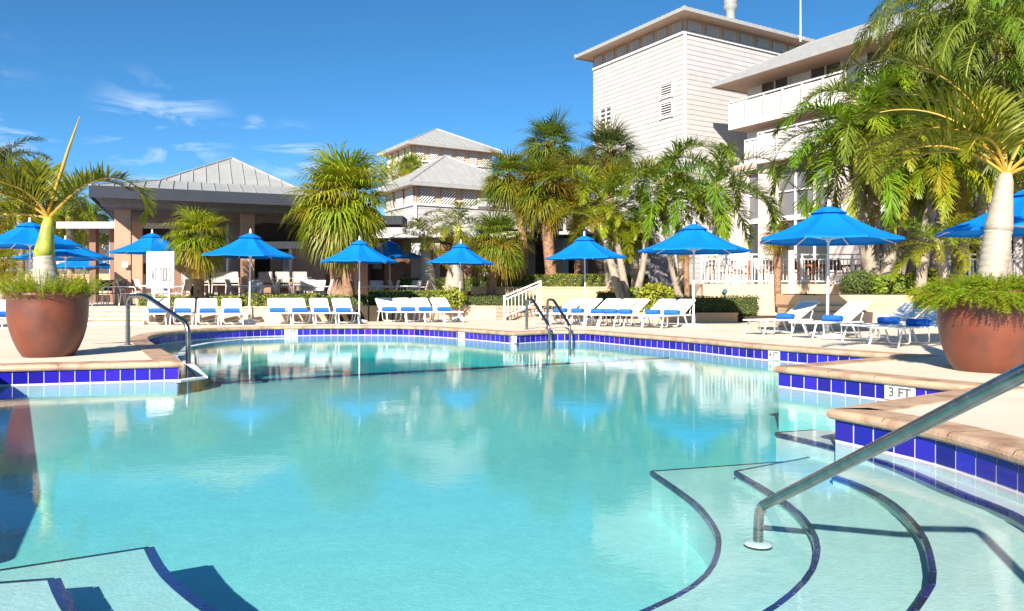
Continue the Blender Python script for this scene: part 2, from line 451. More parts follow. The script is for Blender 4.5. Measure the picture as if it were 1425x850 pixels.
# white entry ledge at the left corner
mb = MB()
lp = [G(282, 524.5, -.252), G(246, 528, -.252)]
w0 = Vector((-4.72, 10.82)); w1 = Vector((-7.3, 15.3))
ledge = [(-4.70, 10.75), (lp[0].x, lp[0].y), (-6.55, 15.0), (-7.35, 16.3), (-7.4, 15.3)]
mb.prism(list(reversed(ledge)), -1.2, -.268); struct('corner_step', mb, 'stone')
mb = MB()
rim = [Vector((-4.70, 10.72)), Vector((lp[0].x, lp[0].y)), Vector((-6.5, 15.0)), Vector((-7.3, 17.2)), Vector((-7.35, 18.5)), Vector((-7.0, 19.8)), Vector((-6.0, 20.5))]
for a, b in zip(rim, rim[1:]): mb.beam((a.x, a.y, -.262), (b.x, b.y, -.262), .14, .03)
struct('corner_step_rim', mb, 'plaster_white')
# water
m = bpy.data.materials.new('pool_water'); m.use_nodes = True; MATS['pool_water'] = m
nt = m.node_tree; N = nt.nodes; Lk = nt.links; N.remove(N['Principled BSDF']); out = N['Material Output']
tc = N.new('ShaderNodeTexCoord')
def noise(scale, stretch, det=2, dist=0.0, rot=0):
    mp = N.new('ShaderNodeMapping'); mp.inputs['Scale'].default_value = stretch; mp.inputs['Rotation'].default_value = (0, 0, rot); Lk.new(tc.outputs['Object'], mp.inputs['Vector'])
    q = N.new('ShaderNodeTexNoise'); q.inputs['Scale'].default_value = scale; q.inputs['Detail'].default_value = det; q.inputs['Distortion'].default_value = dist
    Lk.new(mp.outputs[0], q.inputs['Vector']); return q.outputs['Fac']
def add(a, b, fa=1.0, fb=1.0):
    m1 = N.new('ShaderNodeMath'); m1.operation = 'MULTIPLY'; Lk.new(a, m1.inputs[0]); m1.inputs[1].default_value = fa
    m2 = N.new('ShaderNodeMath'); m2.operation = 'MULTIPLY_ADD'; Lk.new(b, m2.inputs[0]); m2.inputs[1].default_value = fb; Lk.new(m1.outputs[0], m2.inputs[2]); return m2.outputs[0]
hgt = add(add(noise(1.5, (1, 1.3, 1), 1, .6), noise(7.5, (1, 1.6, 1), 2, 1.0, .3), .60, .22), noise(28, (1, 1.4, 1), 3, .8, -.2), 1.0, .075)
bp = N.new('ShaderNodeBump'); bp.inputs['Strength'].default_value = 1.0; bp.inputs['Distance'].default_value = .0024; Lk.new(hgt, bp.inputs['Height'])
lw = N.new('ShaderNodeLayerWeight'); lw.inputs['Blend'].default_value = .5; Lk.new(bp.outputs[0], lw.inputs['Normal'])
pw = N.new('ShaderNodeMath'); pw.operation = 'POWER'; Lk.new(lw.outputs['Facing'], pw.inputs[0]); pw.inputs[1].default_value = 5
fr = N.new('ShaderNodeMath'); fr.operation = 'MULTIPLY_ADD'; Lk.new(pw.outputs[0], fr.inputs[0]); fr.inputs[1].default_value = .98; fr.inputs[2].default_value = .02
gl = N.new('ShaderNodeBsdfGlossy'); gl.inputs['Roughness'].default_value = .015; Lk.new(bp.outputs[0], gl.inputs['Normal'])
tr = N.new('ShaderNodeBsdfTransparent')
# noise tint in the transparent colour stands in for ripple caustics and shimmer
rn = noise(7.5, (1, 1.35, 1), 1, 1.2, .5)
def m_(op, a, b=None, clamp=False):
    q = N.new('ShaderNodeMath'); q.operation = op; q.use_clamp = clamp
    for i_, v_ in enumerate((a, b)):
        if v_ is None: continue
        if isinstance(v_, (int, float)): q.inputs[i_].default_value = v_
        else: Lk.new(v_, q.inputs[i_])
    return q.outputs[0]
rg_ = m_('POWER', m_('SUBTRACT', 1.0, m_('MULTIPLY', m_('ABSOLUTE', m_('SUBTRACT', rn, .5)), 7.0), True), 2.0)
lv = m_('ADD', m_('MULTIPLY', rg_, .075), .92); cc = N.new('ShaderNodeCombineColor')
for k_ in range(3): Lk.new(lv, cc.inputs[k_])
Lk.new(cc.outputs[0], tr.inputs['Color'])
ms = N.new('ShaderNodeMixShader'); Lk.new(fr.outputs[0], ms.inputs[0]); Lk.new(tr.outputs[0], ms.inputs[1]); Lk.new(gl.outputs[0], ms.inputs[2]); Lk.new(ms.outputs[0], out.inputs['Surface'])
va = N.new('ShaderNodeVolumeAbsorption'); va.inputs['Color'].default_value = (.14, .88, .93, 1); va.inputs['Density'].default_value = .44
Lk.new(va.outputs[0], out.inputs['Volume'])
mb = MB(); WP = offset_poly(POOL, .08)
tri = tessellate_polygon([[Vector((x, y, 0)) for x, y in WP]])
mb.v = [(x, y, ZW) for x, y in WP] + [(x, y, -1.9) for x, y in WP]; nw = len(WP)
for t in tri:
    a, b, c = [Vector(mb.v[q]) for q in t]
    if (b - a).cross(c - a).z < 0: t = (t[0], t[2], t[1])
    mb.f.append(tuple(t)); mb.t.append(None); mb.f.append(tuple(q + nw for q in reversed(t))); mb.t.append(None)
for k in range(nw):
    j = (k + 1) % nw; mb.f.append((k, j, j + nw, k + nw)); mb.t.append(None)   # plan is clockwise: this faces outwards
struct('pool_water', mb, 'pool_water')

# depth marker plates with lettering
def text(name, body, size, m, parent, loc, rot, xs=1.0, ext=.001, bold=0.0):
    cu = bpy.data.curves.new(name, 'FONT'); cu.body = body; cu.size = size; cu.extrude = ext; cu.align_x = 'CENTER'; cu.align_y = 'CENTER'; cu.offset = bold
    cu.materials.append(MATS[m]); tmp = bpy.data.objects.new('tmp', cu); COL.objects.link(tmp); bpy.context.view_layer.update()
    me = bpy.data.meshes.new_from_object(tmp.evaluated_get(bpy.context.evaluated_depsgraph_get())); bpy.data.objects.remove(tmp)
    o = bpy.data.objects.new(name, me); COL.objects.link(o); o.parent = parent
    o.location = loc; o.rotation_euler = rot; o.scale = (xs, 1, 1); return o
def pool_at(px, far=False):
    best = None
    for i in range(n):
        a = Vector(POOL[i]); b = Vector(POOL[(i + 1) % n])
        for k in range(21):
            p = a.lerp(b, k / 20)
            if p.y < 3 or (far and p.y < 7.5): continue
            e = abs(CX + p.x / p.y * FPX - px)
            dd = (b - a).normalized(); nn = Vector((dd.y, -dd.x))
            if nn.dot(-p) <= 0: continue
            if best is None or e < best[0] - .8 or (e < best[0] + .8 and p.y < best[1].y): best = (e, p, dd, nn)
    return best
for px, body, wid, lb in ((405, '3 FT', .36, 'white depth marker plate set in the far left of the blue tile band'), (620, '4 FT', .30, 'white depth marker plate in the far tile band behind the pool middle'),
                     (708, '4 FT', .22, 'narrow white depth marker plate at the jutting corner beside the ladder rails'), (1022, '4 FT', .26, 'white depth marker plate in the tile band right of centre'),
                     (1252, '3 FT', .36, 'largest white depth marker plate reading 3 FT on the middle right peninsula')):
    e, p, dd, nn = pool_at(px, True)
    ang = math.atan2(-dd.x * -1, 1) if False else math.atan2(nn.x, -nn.y)
    r_ = empty('depth_marker', (p.x + nn.x * .012, p.y + nn.y * .012, -.16), math.atan2(nn.y, nn.x) + R(90), lb, 'depth marker', 'depth markers in the pool tiles')
    q = MB(); q.box((0, 0, .0), (wid, .012, .17)); q.build('plate', 'trimwhite', r_, bevel=.003)
    text('lettering', body, .15, 'ink', r_, (0, -.008, 0), (R(90), 0, 0), .95 * min(1, wid / .33), bold=.003)

# ================================================================== FOLIAGE
def lerp(a, b, t): return a + (b - a) * t
def tint(base, r, v=.3, yellow=0.0):
    k = 1 + r.uniform(-v, v); y = yellow * r.random()
    return (base[0] * k + y * .10, base[1] * k + y * .05, base[2] * k)
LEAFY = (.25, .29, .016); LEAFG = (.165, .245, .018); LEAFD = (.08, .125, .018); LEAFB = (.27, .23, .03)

def strip(mb, pts, widths, side, t, crease=0.0, up=None):
    """a leaf blade: a strip of quads, optionally folded along its middle"""
    for k in range(len(pts) - 1):
        a, b = pts[k], pts[k + 1]; wa, wb = side * widths[k], side * widths[k + 1]
        if widths[k + 1] < 1e-4: mb.poly([a - wa, a + wa, b], t)
        else: mb.quad(a - wa, a + wa, b + wb, b - wb, t)

def pinnate(mb, pm, base, az, elev, L, curve, r, col, nleaf=44, ll=.42, lw=.020, vee=25, droop=.5, yellow=.3, roll=0.0, start=.16, twist=0.0, fan_tip=True, rw=.016, jit=9, cexp=1.15):
    """one feather frond: rachis bending over, leaflets both sides"""
    h = Vector((math.cos(az), math.sin(az), 0)); side0 = Vector((-math.sin(az), math.cos(az), 0))
    nseg = 14; pts = [Vector(base)]; el = elev; dirs = []
    for k in range(nseg):
        el_k = elev - curve * ((k + .5) / nseg) ** cexp
        d = h * math.cos(el_k) + Vector((0, 0, 1)) * math.sin(el_k) + side0 * twist * (k / nseg) ** 1.5 * .6
        d.normalize(); dirs.append(d); pts.append(pts[-1] + d * (L / nseg))
    pm.tube(pts[:-1], [lerp(rw, rw * .22, k / nseg) for k in range(nseg)], 5, False)
    for i in range(nleaf):
        u = start + (1 - start) * (i + .5) / nleaf
        f = u * nseg; k = min(int(f), nseg - 1); p = pts[k].lerp(pts[k + 1], f - k); d = dirs[k]
        sdv = d.cross(Vector((0, 0, 1)))
        if sdv.length < .05: sdv = side0.copy()
        sdv.normalize(); upv = sdv.cross(d).normalized()
        if roll: 
            q = Matrix.Rotation(roll, 3, d); sdv = q @ sdv; upv = q @ upv
        prof = math.sin(math.pi * min(1, (.10 + .86 * u)) ** .8) ** .55
        for sg in (-1, 1):
            ln = ll * max(.25, prof) * r.uniform(.86, 1.1)
            ang = lerp(70, 26, u) + r.uniform(-7, 7) * (1 + jit / 18)
            v = R(vee + r.uniform(-jit, jit))
            ld = d * math.cos(R(ang)) + (sdv * sg * math.cos(v) + upv * math.sin(v)) * math.sin(R(ang))
            ld.normalize(); wv = ld.cross(upv if abs(ld.dot(upv)) < .9 else sdv).normalized()
            p1 = p + ld * ln * .38; g = Vector((0, 0, -1)) * droop
            d2 = (ld + g * .55).normalized(); p2 = p1 + d2 * ln * .34
            d3 = (ld + g * 1.3).normalized(); p3 = p2 + d3 * ln * .28
            w_ = lw * r.uniform(.8, 1.15)
            strip(mb, [p, p1, p2, p3], [w_ * .55, w_, w_ * .72, 0], wv, tint(col, r, .28, yellow))

def fanleaf(mb, pm, base, az, elev, Lp, Rf, r, col, nseg=26, droop=.5, span=250, yellow=.25, wseg=.03, rw=.012):
    """one costapalmate leaf: petiole, then split blades round the hub with hanging tips"""
    h = Vector((math.cos(az), math.sin(az), 0)); Z = Vector((0, 0, 1)); side = Vector((-math.sin(az), math.cos(az), 0))
    pts = [Vector(base)]; n_ = 5
    for k in range(n_):
        e = elev - (.35 + .25 * droop) * (k / n_) ** 1.3
        pts.append(pts[-1] + (h * math.cos(e) + Z * math.sin(e)) * Lp / n_)
    pm.tube(pts, [rw, rw, rw * .9, rw * .8, rw * .7, rw * .5], 4, False)
    hub = pts[-1]; e = elev - (.5 + .3 * droop); d = h * math.cos(e) + Z * math.sin(e); upv = side.cross(d) * -1
    if upv.z < 0: upv = -upv
    for i in range(nseg):
        a = R(lerp(-span / 2, span / 2, (i + .5) / nseg) + r.uniform(-3, 3))
        ld = (d * math.cos(a) + side * math.sin(a) + upv * (.22 + .22 * abs(math.sin(a)))).normalized()
        ln = Rf * (.72 + .28 * math.cos(a * .7)) * r.uniform(.88, 1.08)
        g = Vector((0, 0, -1)) * droop
        wv = ld.cross(upv).normalized()
        p1 = hub + ld * ln * .5; d2 = (ld + g * .5 + Vector((r.uniform(-.06, .06), r.uniform(-.06, .06), 0))).normalized(); p2 = p1 + d2 * ln * .25
        d3 = (ld + g * 1.9 + Vector((r.uniform(-.1, .1), r.uniform(-.1, .1), 0))).normalized(); p3 = p2 + d3 * ln * .33
        strip(mb, [hub, p1, p2, p3], [wseg * .18, wseg, wseg * .62, 0], wv, tint(col, r, .25, yellow))

def smooth_path(a, b, bend, k=8):
    a = Vector(a); b = Vector(b); o = []
    for i in range(k + 1):
        t = i / k; p = a.lerp(b, t); s = math.sin(math.pi * t)
        o.append(p + Vector((bend[0], bend[1], 0)) * s)
    return o

def ringed(pts, r0, r1, bulge=None, rings=16, amp=.03):
    """densify a trunk path and give it leaf-scar rings"""
    out = []; rs = []; N_ = len(pts) - 1; tot = rings * 3
    for i in range(tot + 1):
        t = i / tot; f = t * N_; k = min(int(f), N_ - 1); out.append(pts[k].lerp(pts[k + 1], f - k))
        rr = bulge(t) if bulge else lerp(r0, r1, t)
        rs.append(rr * (1 + (amp if i % 3 == 0 else -amp * .4)))
    return out, rs

def feather_crown(crown, pet, c, rad, seed, col, nf=17, low=-.35, high=1.35, curve=1.9, ll=None, vee=22, droop=.55, nleaf=62, yellow=.35, lw=None, squeeze=None, rw=.016):
    r = random.Random(seed); c = Vector(c)
    for i in range(nf):
        u = (i + .5) / nf; az = i * 2.39996 + r.uniform(-.25, .25)
        el = lerp(high, low, u ** .85) + r.uniform(-.12, .12)
        cv = curve * r.uniform(.75, 1.15) * (1.0 if el > .4 else .72)
        L = rad * 1.38 * r.uniform(.88, 1.08)
        pinnate(crown, pet, c + Vector((0, 0, -.06 * u)), az, el, L, cv, r, tuple(x * r.uniform(.75, 1.25) for x in col), nleaf, ll or rad * .31, lw or max(.010, rad * .0088), vee, droop, yellow, twist=r.uniform(-.6, .6), rw=rw, jit=30, cexp=1.3)

def fan_crown(crown, pet, c, rad, seed, col, nf=34, low=-.9, high=1.4, droop=.8, yellow=.3, nseg=22, span=230, den=1.7, skirt=0, skirtmb=None):
    r = random.Random(seed); c = Vector(c); nf = int(nf * den); nseg = int(nseg * 1.25)
    for i in range(nf):
        u = (i + .5) / nf; az = i * 2.39996 + r.uniform(-.3, .3)
        el = lerp(high, low, u ** .9) + r.uniform(-.15, .15)
        fanleaf(crown, pet, c + Vector((0, 0, -.12 * rad * u)), az, el, rad * r.uniform(.25, .55), rad * r.uniform(.54, .70), r, tuple(x * r.uniform(.72, 1.25) for x in (col if u < .82 else LEAFB)), nseg, droop * (.32 + .95 * u), span, yellow * (.5 + u), rad * .0145)

def palm(name, label, kind, base, c, rad, seed, r0=.16, r1=.11, bend=(0, 0), col=LEAFY, group='palm trees round the pool', shaft=.7, tmat='trunk', trunk=True, **k):
    base = Vector(base); c = Vector(c)
    root = empty(name, base, 0, label, 'palm tree', group, absolute=True)
    pts = smooth_path(base, c, bend)
    if trunk:
        rg, rs = ringed(pts, r0, r1, rings=max(8, int((c.z - base.z) * 6)), amp=.02)
        t = MB(); t.tube(rg, rs, 12); t.build('trunk', tmat, root, smooth=True)
    cr = MB(); pe = MB(); r = random.Random(seed + 5)
    if kind == 'feather':
        if shaft:
            d = (pts[-1] - pts[-2]).normalized(); s0 = c - d * .08
            q = MB(); q.tube([s0 - d * .15, s0 + d * shaft * .3, s0 + d * shaft * .7, s0 + d * shaft], [r1 * 1.08, r1 * 1.2, r1 * .85, r1 * .5], 12); q.build('crownshaft', 'shaft', root, smooth=True)
            c = s0 + d * shaft * .9
        feather_crown(cr, pe, c, rad, seed, col, rw=max(.012, rad * .011), **k)
    else:
        b = MB()
        for i in range(46):      # old leaf bases under the crown
            a = i * 2.4; z = -r.uniform(.05, .55) * rad * .6; rr = r1 * 1.05
            p = c + Vector((math.cos(a) * rr, math.sin(a) * rr, z)); b.beam(p, p + Vector((math.cos(a) * .13 * rad, math.sin(a) * .13 * rad, r.uniform(.02, .2) * rad)), .05 * rad, .02)
        b.build('leaf_bases', 'boots', root)
        fan_crown(cr, pe, c, rad, seed, col, **k)
    cr.build('crown', 'leaf', root); pe.build('leaf_stalks', 'rachis', root)
    return root

def leaf_quad(mb, p, r, s, col, nrm=None, v=.35, yellow=.2):
    if nrm is None: nrm = Vector((r.gauss(0, 1), r.gauss(0, 1), r.gauss(0, 1)))
    nrm = (nrm + Vector((r.gauss(0, .5), r.gauss(0, .5), r.gauss(0, .5)))).normalized()
    a = nrm.orthogonal().normalized(); a = Matrix.Rotation(r.uniform(0, 6.28), 3, nrm) @ a; b = nrm.cross(a)
    s1 = s * r.uniform(.7, 1.3)
    mb.poly([p - a * s1, p - b * s1 * .42, p + a * s1, p + b * s1 * .42], tint(col, r, v, yellow))
def hedge(x0, x1, y0, y1, z0, z1, seed, label, col=LEAFG, dens=420, s=.035, name='hedge', cat='hedge', rag=.03):
    r = random.Random(seed); mb = MB(); core = MB()
    cx, cy_ = (x0 + x1) / 2, (y0 + y1) / 2
    root = empty(name, (cx, cy_, z0), 0, label, cat, 'clipped hedges round the terraces', absolute=True)
    core.box((cx, cy_, (z0 + z1) / 2), (x1 - x0 - .08, y1 - y0 - .08, z1 - z0 - .06)); core.build('twigs', 'hedge_core', root)
    faces = [((x0, y0, z0), (x1 - x0, 0, 0), (0, 0, z1 - z0), (0, -1, 0)), ((x0, y0, z1), (x1 - x0, 0, 0), (0, y1 - y0, 0), (0, 0, 1)),
             ((x0, y0, z0), (0, y1 - y0, 0), (0, 0, z1 - z0), (-1, 0, 0)), ((x1, y0, z0), (0, y1 - y0, 0), (0, 0, z1 - z0), (1, 0, 0)), ((x0, y1, z0), (x1 - x0, 0, 0), (0, 0, z1 - z0), (0, 1, 0))]
    for o, u, v, nn in faces:
        o, u, v, nn = Vector(o), Vector(u), Vector(v), Vector(nn); ar = u.length * v.length
        for _ in range(int(ar * dens * (1 if nn.y < .5 else .3))):
            p = o + u * r.random() + v * r.random()
            bum = math.sin(p.x * 3.1 + seed) * .5 + math.sin(p.x * 7.7 + p.z * 5) * .3
            leaf_quad(mb, p + nn * (bum * rag + r.uniform(-.05, rag * 1.2)), r, s, col, nn)
    mb.build('leaves', 'hedge_leaf', root); return root
def bush(c, rx, ry, rz, seed, label, col=LEAFG, cnt=1500, s=.05, name='shrub', cat='shrub', group='rounded shrubs in the planters', ragged=.22, yellow=.3):
    r = random.Random(seed); c = Vector(c); mb = MB(); core = MB()
    root = empty(name, c, 0, label, cat, group, absolute=True)
    core.lathe([(rx * .66 * math.cos(a), rz * .66 * math.sin(a) + rz * .75) for a in [R(q) for q in range(-80, 91, 17)]], c, 14); core.build('twigs', 'hedge_core', root)
    lump = [(Vector((r.gauss(0, 1), r.gauss(0, 1), r.gauss(0, .8))).normalized(), r.uniform(.6, 1.2)) for _ in range(14)]
    for _ in range(cnt):
        d = Vector((r.gauss(0, 1), r.gauss(0, 1), r.gauss(0, 1))).normalized()
        k = 1 + ragged * max((d.dot(l) ** 8) * q if d.dot(l) > 0 else 0 for l, q in lump) + r.uniform(-.22, .1)
        p = c + Vector((d.x * rx * k, d.y * ry * k, max(.02, d.z * rz * k + rz * .75)))
        leaf_quad(mb, p, r, s, col, d, .35, yellow)
    mb.build('leaves', 'hedge_leaf', root); return root

# ================================================================== POTS IN FRONT
def pot(loc, rrim, rb, h, label, seed):
    r = random.Random(seed); root = empty('terracotta_pot', loc, 0, label, 'plant pot', 'large terracotta pots on the deck')
    k = rrim
    prof = [(0, 0), (rb * .96, 0), (rb, .012), (lerp(rb, k, .28), h * .12), (lerp(rb, k, .55), h * .27), (lerp(rb, k, .76), h * .44), (lerp(rb, k, .88), h * .62), (k * .962, h * .80), (k * .955, h * .90), (k * .965, h * .925),
            (k * 1.0, h * .94), (k * 1.012, h * .96), (k * 1.0, h * .985), (k * .97, h), (k * .93, h * .99), (k * .91, h * .95), (k * .90, h * .86)]
    mb = MB(); mb.lathe(prof, (0, 0, 0), 64, wob=lambda a, z: 1 + .004 * math.sin(3 * a + z * 4)); b = mb.build('body', 'pot', root, smooth=True)
    mb = MB(); mb.lathe([(k * .905, h * .87), (k * .5, h * .895), (0, h * .90)], (0, 0, 0), 32); mb.build('soil', 'soil', root)
    return root
dL = 11.78; PL = Vector((X(67.5, dL), dL, 0)); HL = .985
pot(PL, .572, .35, HL, 'large terracotta pot on the left deck corner, holding a bottle palm', 1)
dR = 9.62; PR = Vector((X(1376, dR), dR, 0)); HR = 1.02
pot(PR, .60, .40, HR, 'bigger terracotta pot at the right edge under trailing green foliage', 2)

def bottle_trunk(root, base, top, bulge, rings, m='bottle'):
    pts = smooth_path(base, top, (0, 0), 6); rg, rs = ringed(pts, 0, 0, bulge, rings, .04)
    t = MB(); t.tube(rg, rs, 24); return t.build('trunk', m, root, smooth=True)
def prof_fn(tab):
    def f(t):
        for (a, ra), (b, rb_) in zip(tab, tab[1:]):
            if t <= b: 
                q = (t - a) / (b - a); q = q * q * (3 - 2 * q); return lerp(ra, rb_, q)
        return tab[-1][1]
    return f
# left pot palm
sL = FPX / dL
top0 = P(61, 357, dL); root = empty('potted_bottle_palm', PL + Vector((0, 0, HL * .88)), 0, 'bottle palm with yellow crownshaft and tall bare spear growing in the left pot', 'palm tree', 'bottle palms in terracotta pots', absolute=True)
bottle_trunk(root, PL + Vector((0, 0, HL * .85)), top0, prof_fn([(0, .19), (.45, .185), (1, .145)]), 7)
q = MB(); tp = P(68, 302, dL)
q.tube([top0 - Vector((0, 0, .01)), top0.lerp(tp, .2), top0.lerp(tp, .5), top0.lerp(tp, .8), tp], [.146, .135, .105, .085, .06], 20); q.build('crownshaft', 'shaft', root, smooth=True)
cr = MB(); pe = MB(); r = random.Random(11)
LC = (.155, .19, .014)
for az, el, L, cv, roll, ll in ((-8, .80, 2.25, 2.7, .15, .44), (165, .85, 2.1, 1.9, 0, .5), (140, 1.35, 2.0, 1.9, 0, .5), (195, 1.1, 2.0, 2.0, 0, .5), (100, .9, 1.6, 1.5, 0, .45), (172, 1.25, 2.1, 2.15, -.2, .52), (150, 1.05, 2.2, 1.6, 0, .50), (205, .75, 1.9, 1.6, .1, .50),
                            (120, 1.2, 1.9, 1.5, 0, .48), (185, .25, 1.8, 1.1, 0, .46), (235, 1.1, 1.7, 2.2, 0, .46), (55, 1.25, 1.6, 1.8, .1, .45)):
    pinnate(cr, pe, tp + Vector((0, 0, -.02)), R(az), el, L, cv, r, LC, 104, ll * (.95 if az == -8 else .80), .0125, 36, .10, .6, roll=roll, start=.14, rw=.022, jit=14, cexp=2.0 if az == -8 else 1.15)
cr.build('crown', 'leaf', root); pe.build('leaf_stalks', 'petiole', root)
q = MB(); q.tube([P(66, 300, dL), P(80, 255, dL), P(96, 205, dL), P(111, 162, dL)], [.026, .026, .022, .006], 8); q.build('spear_leaf', 'petiole', root, smooth=True)
# right pot palm
root = empty('potted_bottle_palm', PR + Vector((0, 0, HR * .88)), 0, 'leaning bottle palm with swollen cream trunk rising from the right pot', 'palm tree', 'bottle palms in terracotta pots', absolute=True)
b0 = P(1379, 398, dR); b1 = P(1389, 322, dR); b2 = P(1400, 241, dR)
bottle_trunk(root, b0, b1, prof_fn([(0, .168), (.5, .163), (1, .152)]), 8)
q = MB(); q.tube([b1 - Vector((0, 0, .01)), b1.lerp(b2, .1), b1.lerp(b2, .3), b1.lerp(b2, .6), b1.lerp(b2, .85), b2], [.154, .158, .138, .112, .095, .065], 24); q.build('crownshaft', 'bottle', root, smooth=True)
cr = MB(); pe = MB(); r = random.Random(12)
for az, el, L, cv, roll, ll, vee in ((178, .75, 2.1, 1.75, .1, .62, 30), (166, 1.18, 2.0, 1.5, .5, .60, 22), (150, 1.35, 1.9, 1.3, .2, .6, 20), (80, 1.45, 2.1, 1.5, 0, .6, 20), (20, 1.15, 2.0, 1.6, 0, .6, 20),
                                 (-20, .9, 1.9, 1.7, 0, .58, 20), (0, .5, 1.9, 1.6, 0, .58, 20), (215, 1.2, 1.3, 2.3, 0, .5, 20), (120, .8, 1.9, 1.5, 0, .55, 20), (190, 1.05, 1.9, 1.9, 0, .55, 20), (140, 1.0, 2.0, 1.6, 0, .55, 22), (172, 1.4, 2.2, 1.2, 0, .6, 22), (60, 1.1, 2.0, 1.5, 0, .55, 22)):
    pinnate(cr, pe, b2 + Vector((0, 0, -.03)), R(az), el, L, cv, r, (.165, .20, .014), 60, ll * .80, .0135, vee, .2, .6, roll=roll, start=.2, rw=.024, jit=14)
cr.build('crown', 'leaf', root); pe.build('leaf_stalks', 'petiole', root)

# foxtail ferns in the left pot, trailing fern in the right one
def plume(mb, p, d, L, r, col, w=.022, dro=.5):
    pts = [Vector(p)]; dd = Vector(d).normalized(); n_ = 9
    for k in range(n_):
        dd = (dd + Vector((0, 0, -1)) * dro * .06 * k / 3).normalized(); pts.append(pts[-1] + dd * L / n_)
    for k in range(n_):
        for j in range(7):
            q = pts[k].lerp(pts[k + 1], j / 7); u = (k + j / 7) / n_; ww = w * (1.1 - u * .75) * r.uniform(.7, 1.5)
            nd = (Vector((r.gauss(0, 1), r.gauss(0, 1), r.gauss(0, 1))).normalized() + dd * .8).normalized()
            sv = nd.orthogonal().normalized() * .0032
            mb.poly([q - sv, q + sv, q + nd * ww * 1.8], tint(col, r, .35, .3))
r = random.Random(21); mb = MB()
root = tag(empty('foxtail_fern', PL + Vector((0, 0, HL * .9)), 0, absolute=True), 'bright foxtail fern sprouting round the palm foot in the left pot', 'fern', 'ferns under the potted palms')
for i in range(330):
    a = r.uniform(0, 6.28); rr = .53 * math.sqrt(r.random()); p = PL + Vector((rr * math.cos(a), rr * math.sin(a), HL * .89))
    lean = r.uniform(.1, 1.15) * (rr / .5 + .15); d = Vector((math.cos(a) * lean, math.sin(a) * lean, 1))
    plume(mb, p, d, r.uniform(.26, .50) * (1.3 if lean > .9 else 1), r, (.25, .31, .016), .034, .55)
mb.build('fronds', 'leaf', root)
r = random.Random(22); mb = MB()
root = tag(empty('trailing_fern', PR + Vector((0, 0, HR * .9)), 0, absolute=True), 'thick light green fern spilling over the rim of the right pot', 'fern', 'ferns under the potted palms')
for i in range(2400):
    a = r.uniform(0, 6.28); u_ = math.sqrt(r.uniform(.0, 1)); rr = .68 * u_; z = HR * (.97 + .07 * (1 - u_)) + .05 * math.sin(a * 5 + 1) * u_ - (.10 * r.random() if u_ > .85 else 0)
    p = PR + Vector((rr * math.cos(a), rr * math.sin(a), z))
    d = Vector((math.cos(a) * u_ * 1.2 + r.gauss(0, .3), math.sin(a) * u_ * 1.2 + r.gauss(0, .3), r.uniform(-.5, .35) if u_ > .8 else r.uniform(.1, .8)))
    plume(mb, p, d, r.uniform(.10, .22) * (1.7 if u_ > .8 and math.cos(a) < -.1 else 1), r, tuple(x * r.uniform(.75, 1.2) for x in (.23, .31, .016)), .040, r.uniform(.8, 2.4) if u_ > .75 else .4)
mb.build('fronds', 'leaf', root)

# ================================================================== RAILS
def rail(name, pts, rad, label, parts=(), group=None, n=14, cat='handrail'):
    root = empty(name, pts[0], 0, label, cat, group, absolute=True)
    q = MB(); q.tube(pts, rad, n); q.build('tube', 'steel', root, smooth='auto')
    for nm_, c, rr in parts:
        e = MB(); e.lathe([(0, .012), (rad * 1.05, .014), (rr * .8, .01), (rr, .002), (rr, -.004)], c, 20); e.build(nm_, 'trimwhite' if nm_ == 'white_flange' else 'steel', root, smooth=True)
    return root
def rounded(pts, rad, k=6):
    pts = [Vector(p) for p in pts]; out = [pts[0]]
    for a, b, c in zip(pts, pts[1:], pts[2:]):
        r1_ = min(rad, (b - a).length * .45, (c - b).length * .45); p = b + (a - b).normalized() * r1_; q = b + (c - b).normalized() * r1_
        for i in range(k + 1):
            t = i / k; out.append(p * (1 - t) ** 2 + b * 2 * t * (1 - t) + q * t * t)
    out.append(pts[-1]); return out
dP = 4.62
pb = P(1055, 757, dP); pt = P(1056, 706, dP); re = Vector((1.86, 2.25, .70)); re = P(1432, 515, 2.55); re2 = P(1800, 350, 1.9)
rail('step_handrail', rounded([pb, pt + Vector((0, 0, .0)), re, re2, re2 + Vector((0, 0, -1.5))], .09, 6), .030, 'long stainless handrail slanting down into the curved steps at lower right', (('white_flange', pb + Vector((0, 0, .004)), .085),), 'pool handrails', 20)
a = G(178, 479.5, 0); a2 = Vector((a.x, a.y, .93)); b = P(262, 506, 13.15); b1_ = Vector((b.x, b.y, .43)); mid = P(207, 410, 13.9)
rail('corner_handrail', rounded([a, a2 + Vector((0, 0, -.02)), mid + Vector((-.05, 0, -.02)), b1_, Vector((b.x, b.y, -.45))], .20, 7), .042, 'dark curved stainless handrail at the left pool corner beside the pot', (('flange', a, .07),), 'pool handrails')
for k, (x0, x1, x2, lb) in enumerate(((733, 741, 764, 'left rail of the steel ladder at the far pool edge'), (762, 770, 793, 'right rail of the steel ladder at the far pool edge'))):
    da = 20.0; a = Vector((X(x0, da), da, 0)); t = P(x1, 417, 19.7); b = P(x2, 462, 18.75); bt = Vector((b.x, b.y, -.6))
    rail('ladder_rail', rounded([a, Vector((a.x, a.y, t.z)), t, Vector((b.x, b.y, .15)), bt], .10, 5), .036, lb, (('flange', a, .07),), 'rails of the far pool ladder')

